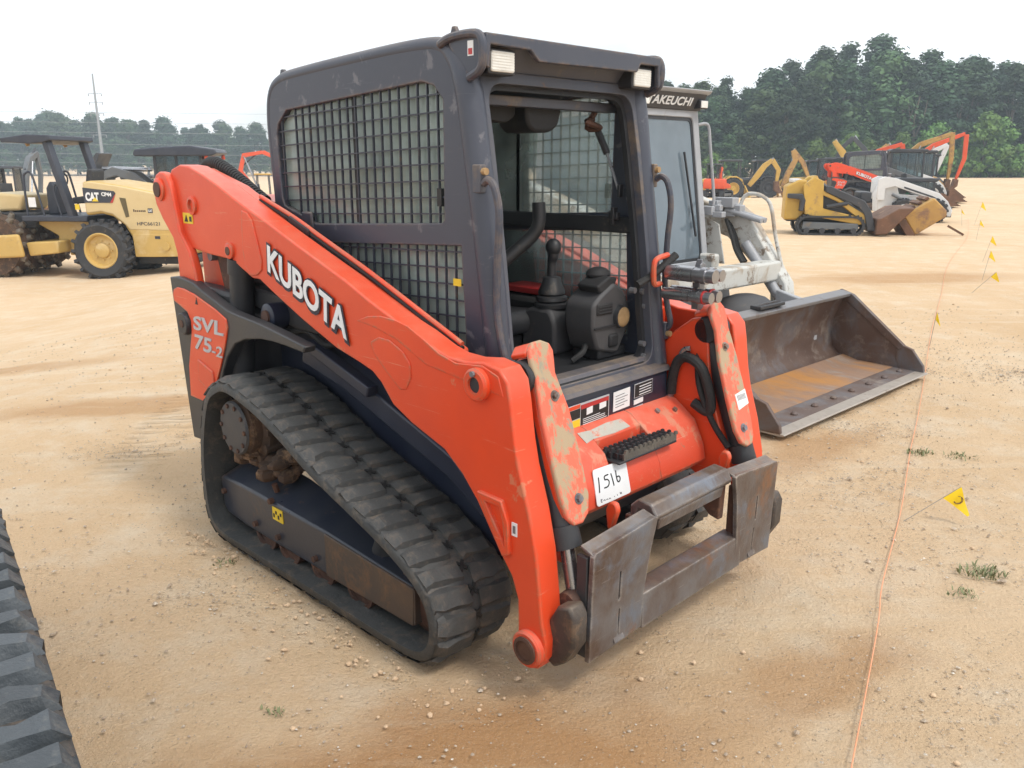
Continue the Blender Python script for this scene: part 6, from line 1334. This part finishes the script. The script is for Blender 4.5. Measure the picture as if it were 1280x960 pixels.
mk('string', (.80, .36, .20), (.72, .30, .16), rough=.7, bump=0)
sp = [(.90, 1.86), (.97, 2.0), (1.14, 2.32), (1.37, 2.76), (1.5, 3.03), (1.79, 3.55), (1.97, 3.88), (2.3, 4.52), (2.41, 4.73), (2.76, 5.38), (3.33, 6.47), (3.80, 7.38), (4.49, 8.69), (5.53, 10.6), (7.4, 14.08), (10.6, 19.5), (13.8, 25.5)]
tag(MB().tube([(x, y, gz(x, y) + .008) for x, y in sp], .0023, 6, smooth=5).build('string_line', 'string'), 'orange string line lying along the sandy ground on the right', 'string')
mk('flag_yellow', (.85, .60, .01), (.78, .52, .01), scale=8, rough=.6, bump=.1)
mk('wire', (.30, .28, .25), (.24, .22, .2), rough=.5, metal=.5, bump=0)
def flag(x, y, lean, az, s, label, mark=False, crumple=0, ps=1.0):
    """pennant on a thin wire; lean from upright towards az"""
    T = thing('marker_flag', label, 'flag', (x, y, gz(x, y) - .01), 0)
    d = Vector((math.sin(lean) * math.cos(az), math.sin(lean) * math.sin(az), math.cos(lean))); L = .46 * s
    MB().tube([Vector(), d * L], .0016 + .0008 * (y > 6), 6).build('wire_stake', 'wire', T)
    s = s * ps
    u = Vector((.62, -.30, -.72)).normalized() if not crumple else Vector((.35, -.25, -.75)).normalized()
    t, b = d * L, d * (L - .105 * s); n = u.cross(d).normalized()
    vs = []; k = 8
    for i in range(k + 1):
        f = i / k; c = (t + b) / 2 + u * (.125 * s * f) + n * (.010 * s * math.sin(f * 5 + x)) - Vector((0, 0, .02 * s * f * f)); h = (t - b) / 2 * (1 - .88 * f)
        vs += [c + h, c - h]
    fs = [(2 * i, 2 * i + 1, 2 * i + 3, 2 * i + 2) for i in range(k)]
    mb = MB().add(vs, fs); o = mb.build('pennant', 'flag_yellow', T); m = o.modifiers.new('solid', 'SOLIDIFY'); m.thickness = .0015
    if mark:
        c = (t + b) / 2 + u * .045
        P = [c + u * (.018 * math.cos(a)) + d * (.020 * math.sin(a)) + n * .006 for a in [2.6 - k * .5 for k in range(10)]]
        MB().tube(P, .0016, 6).build('pennant_mark', 'drust', T); MB().tube([p - n * .012 for p in P], .0016, 6).build('pennant_mark', 'drust', T)
    return T
flag(1.87, 3.67, R(56), R(2), .70, 'yellow pennant leaning low over the gravel, nearest the camera, marked with a letter', True, ps=1.35)
flag(3.92, 7.60, R(6), R(20), .72, 'crumpled yellow flag standing by the bucket corner', crumple=1)
flag(6.05, 10.85, R(40), R(-30), .85, 'yellow flag bent low, next along the string past the bucket')
flag(6.88, 12.1, R(10), R(10), .95, 'upright yellow flag, fourth from the camera along the string')
flag(8.15, 14.4, R(12), R(-20), 1.0, 'yellow flag, fifth from the camera along the string')
flag(10.2, 18.4, R(8), R(30), 1.0, 'yellow flag, sixth from the camera, out on the open sand')
flag(12.7, 23.1, R(14), R(10), 1.4, 'larger of the two farthest yellow flags, on the right')
flag(12.2, 22.8, R(8), R(160), 1.0, 'smaller of the two farthest yellow flags, on the left')
# stones: sharp small gravel, too many to count
def gravel():
    r = random.Random(11); vs, fs = [], []
    base = [Vector(p).normalized() for p in [(0, 0, 1), (1, 0, .1), (.3, .95, 0), (-.8, .6, .1), (-.8, -.6, -.1), (.3, -.95, .1), (0, 0, -1)]]
    tri = [(0, 1, 2), (0, 2, 3), (0, 3, 4), (0, 4, 5), (0, 5, 1), (6, 2, 1), (6, 3, 2), (6, 4, 3), (6, 5, 4), (6, 1, 5)]
    cen = [(r.uniform(-2.5, 4.5), r.uniform(1.5, 7.5), r.uniform(.15, .6)) for _ in range(60)]
    for k in range(20000):
        if r.random() < .6:
            c = r.choice(cen); x, y = r.gauss(c[0], c[2]), r.gauss(c[1], c[2] * .6)
        else:
            y = 1.3 + 8.5 * r.random() ** 1.7; x = r.uniform(-.72, .72) * (y + .8)
        if y < 1.2: continue
        s = .0024 + .0042 * r.random() ** 3 + (.008 * r.random() if r.random() < .012 else 0); s *= 1 + max(0, y - 3) * .10
        a = r.random() * 6.28; ca, sa = math.cos(a), math.sin(a); fx, fy, fz = s * (.7 + .7 * r.random()), s * (.7 + .7 * r.random()), s * (.45 + .4 * r.random()); z = GZ(x, y) + .004
        n = len(vs)
        for p in base:
            q = Vector((p.x * fx, p.y * fy, p.z * fz)) * (.8 + .4 * r.random()); vs.append((x + ca * q.x - sa * q.y, y + sa * q.x + ca * q.y, z + q.z))
        fs += [(a_ + n, b_ + n, c_ + n) for a_, b_, c_ in tri]
    me = bpy.data.meshes.new('gravel'); me.from_pydata(vs, [], fs); me.materials.append(M['stones']); o = link('gravel', me); o['kind'] = 'stuff'
    tag(o, 'small pale stones scattered over the sandy ground', 'gravel')
mk('stones', (.46, .37, .28), (.28, .215, .155), scale=23, rough=.9, bump=.2, wear=(.72, .68, .60), thr=.60, wscale=31)
gravel()
def clods():
    """crumbs of dry clay, thickest round the tracks and the coupler"""
    r = random.Random(19); vs, fs = [], []; c, s_ = math.cos(R(-44.7)), math.sin(R(-44.7))
    for k in range(600):
        q = r.random()
        if q < .38:
            X, Y = r.uniform(-1.1, .75), -.86 - abs(r.gauss(0, .10))
        elif q < .6:
            X, Y = .70 + abs(r.gauss(0, .14)), r.uniform(-.9, .9)
        else: X = Y = None
        if X is None:
            y = 1.4 + 9 * r.random() ** 1.5; x = r.uniform(-.7, .7) * (y + .8)
        else: x, y = -.115 + c * X - s_ * Y, 3.432 + s_ * X + c * Y
        s = (.0022 + .0075 * r.random() ** 3) * (1 + max(0, y - 3) * .08); n = len(vs); z = GZ(x, y) + .003
        m = 7
        for i in range(3):
            for j in range(m):
                a = j * 6.283 / m; rr = s * (1.15, 1.0, .45)[i] * (.7 + .6 * r.random()); vs.append((x + rr * math.cos(a), y + rr * math.sin(a), z + s * (-.2, .35, .75)[i] * (.8 + .4 * r.random())))
        for i in range(2): fs += [(n + i * m + j, n + i * m + (j + 1) % m, n + (i + 1) * m + (j + 1) % m, n + (i + 1) * m + j) for j in range(m)]
        fs.append(tuple(n + 2 * m + j for j in range(m)))
    me = bpy.data.meshes.new('dirt_clods'); me.from_pydata(vs, [], fs); me.materials.append(M['clay']); o = link('dirt_clods', me); o['kind'] = 'stuff'
    tag(o, 'crumbs of dry tan clay lying round the tracks', 'dirt')
mk('clay', (.64, .475, .32), (.55, .385, .24), scale=30, rough=.95, bump=.4, bscale=200)
clods()
def weed(x, y, s, n, label, seed):
    r = random.Random(seed); mb = MB()
    for k in range(n):
        a = r.random() * 6.28; d = r.random() ** .6 * .16 * s; px, py = x + d * math.cos(a), y + d * .7 * math.sin(a); z = GZ(px, py); h = (.02 + .035 * r.random()) * s; w = .0022 + .002 * r.random(); o = Vector((r.gauss(0, 1), r.gauss(0, 1), 0)).normalized()
        tip = Vector((px, py, z + h)) + o * h * .8; mid = Vector((px, py, z + h * .7)) + o * h * .3; q = o.cross(Vector((0, 0, 1))) * w; b0 = Vector((px, py, z))
        mb.add([b0 - q, b0 + q, mid + q, mid - q, tip], [(0, 1, 2, 3), (3, 2, 4)])
    tag(mb.build('weed_tuft', 'weed', ang=180), label, 'weed')
mk('weed', (.17, .20, .09), (.27, .27, .15), scale=20, rough=.8, bump=0)
for i, (x, y, s, n, l) in enumerate([(1.97, 3.15, .62, 110, 'largest green weed tuft on the sand at right, near the leaning flag'), (1.80, 2.97, .4, 40, 'small weed tuft just nearer the camera than the largest one'), (2.42, 4.63, .5, 60, 'thin weed tuft beside the string past the leaning flag'), (2.62, 4.56, .6, 45, 'sparse weed tuft right of the thin one by the string'),
        (-.75, 2.24, .30, 22, 'grey-green weed tuft on the sand before the rubber track'), (-1.24, 3.24, .35, 26, 'tiny weed against the outer side of the rubber track'), (-.35, 2.98, .35, 26, 'tiny green sprig just in front of the track rollers')]): weed(x, y, s, n, l, i)
# ============================================================ thin air between here and the woods
hz = MB().box(-300, 300, -20, 275, -4.0, 32).build('haze', 'galv'); hz['kind'] = 'stuff'; tag(hz, 'thin pale haze over the yard and the woods', 'haze')
hm = bpy.data.materials.new('haze'); hm.use_nodes = True; hm.node_tree.nodes.clear()
ho = hm.node_tree.nodes.new('ShaderNodeOutputMaterial'); hv = hm.node_tree.nodes.new('ShaderNodeVolumePrincipled')
hv.inputs['Color'].default_value = (.80, .92, 1.0, 1); hv.inputs['Density'].default_value = .0015; hv.inputs['Anisotropy'].default_value = .2
hm.node_tree.links.new(hv.outputs[0], ho.inputs['Volume']); hz.data.materials.clear(); hz.data.materials.append(hm)
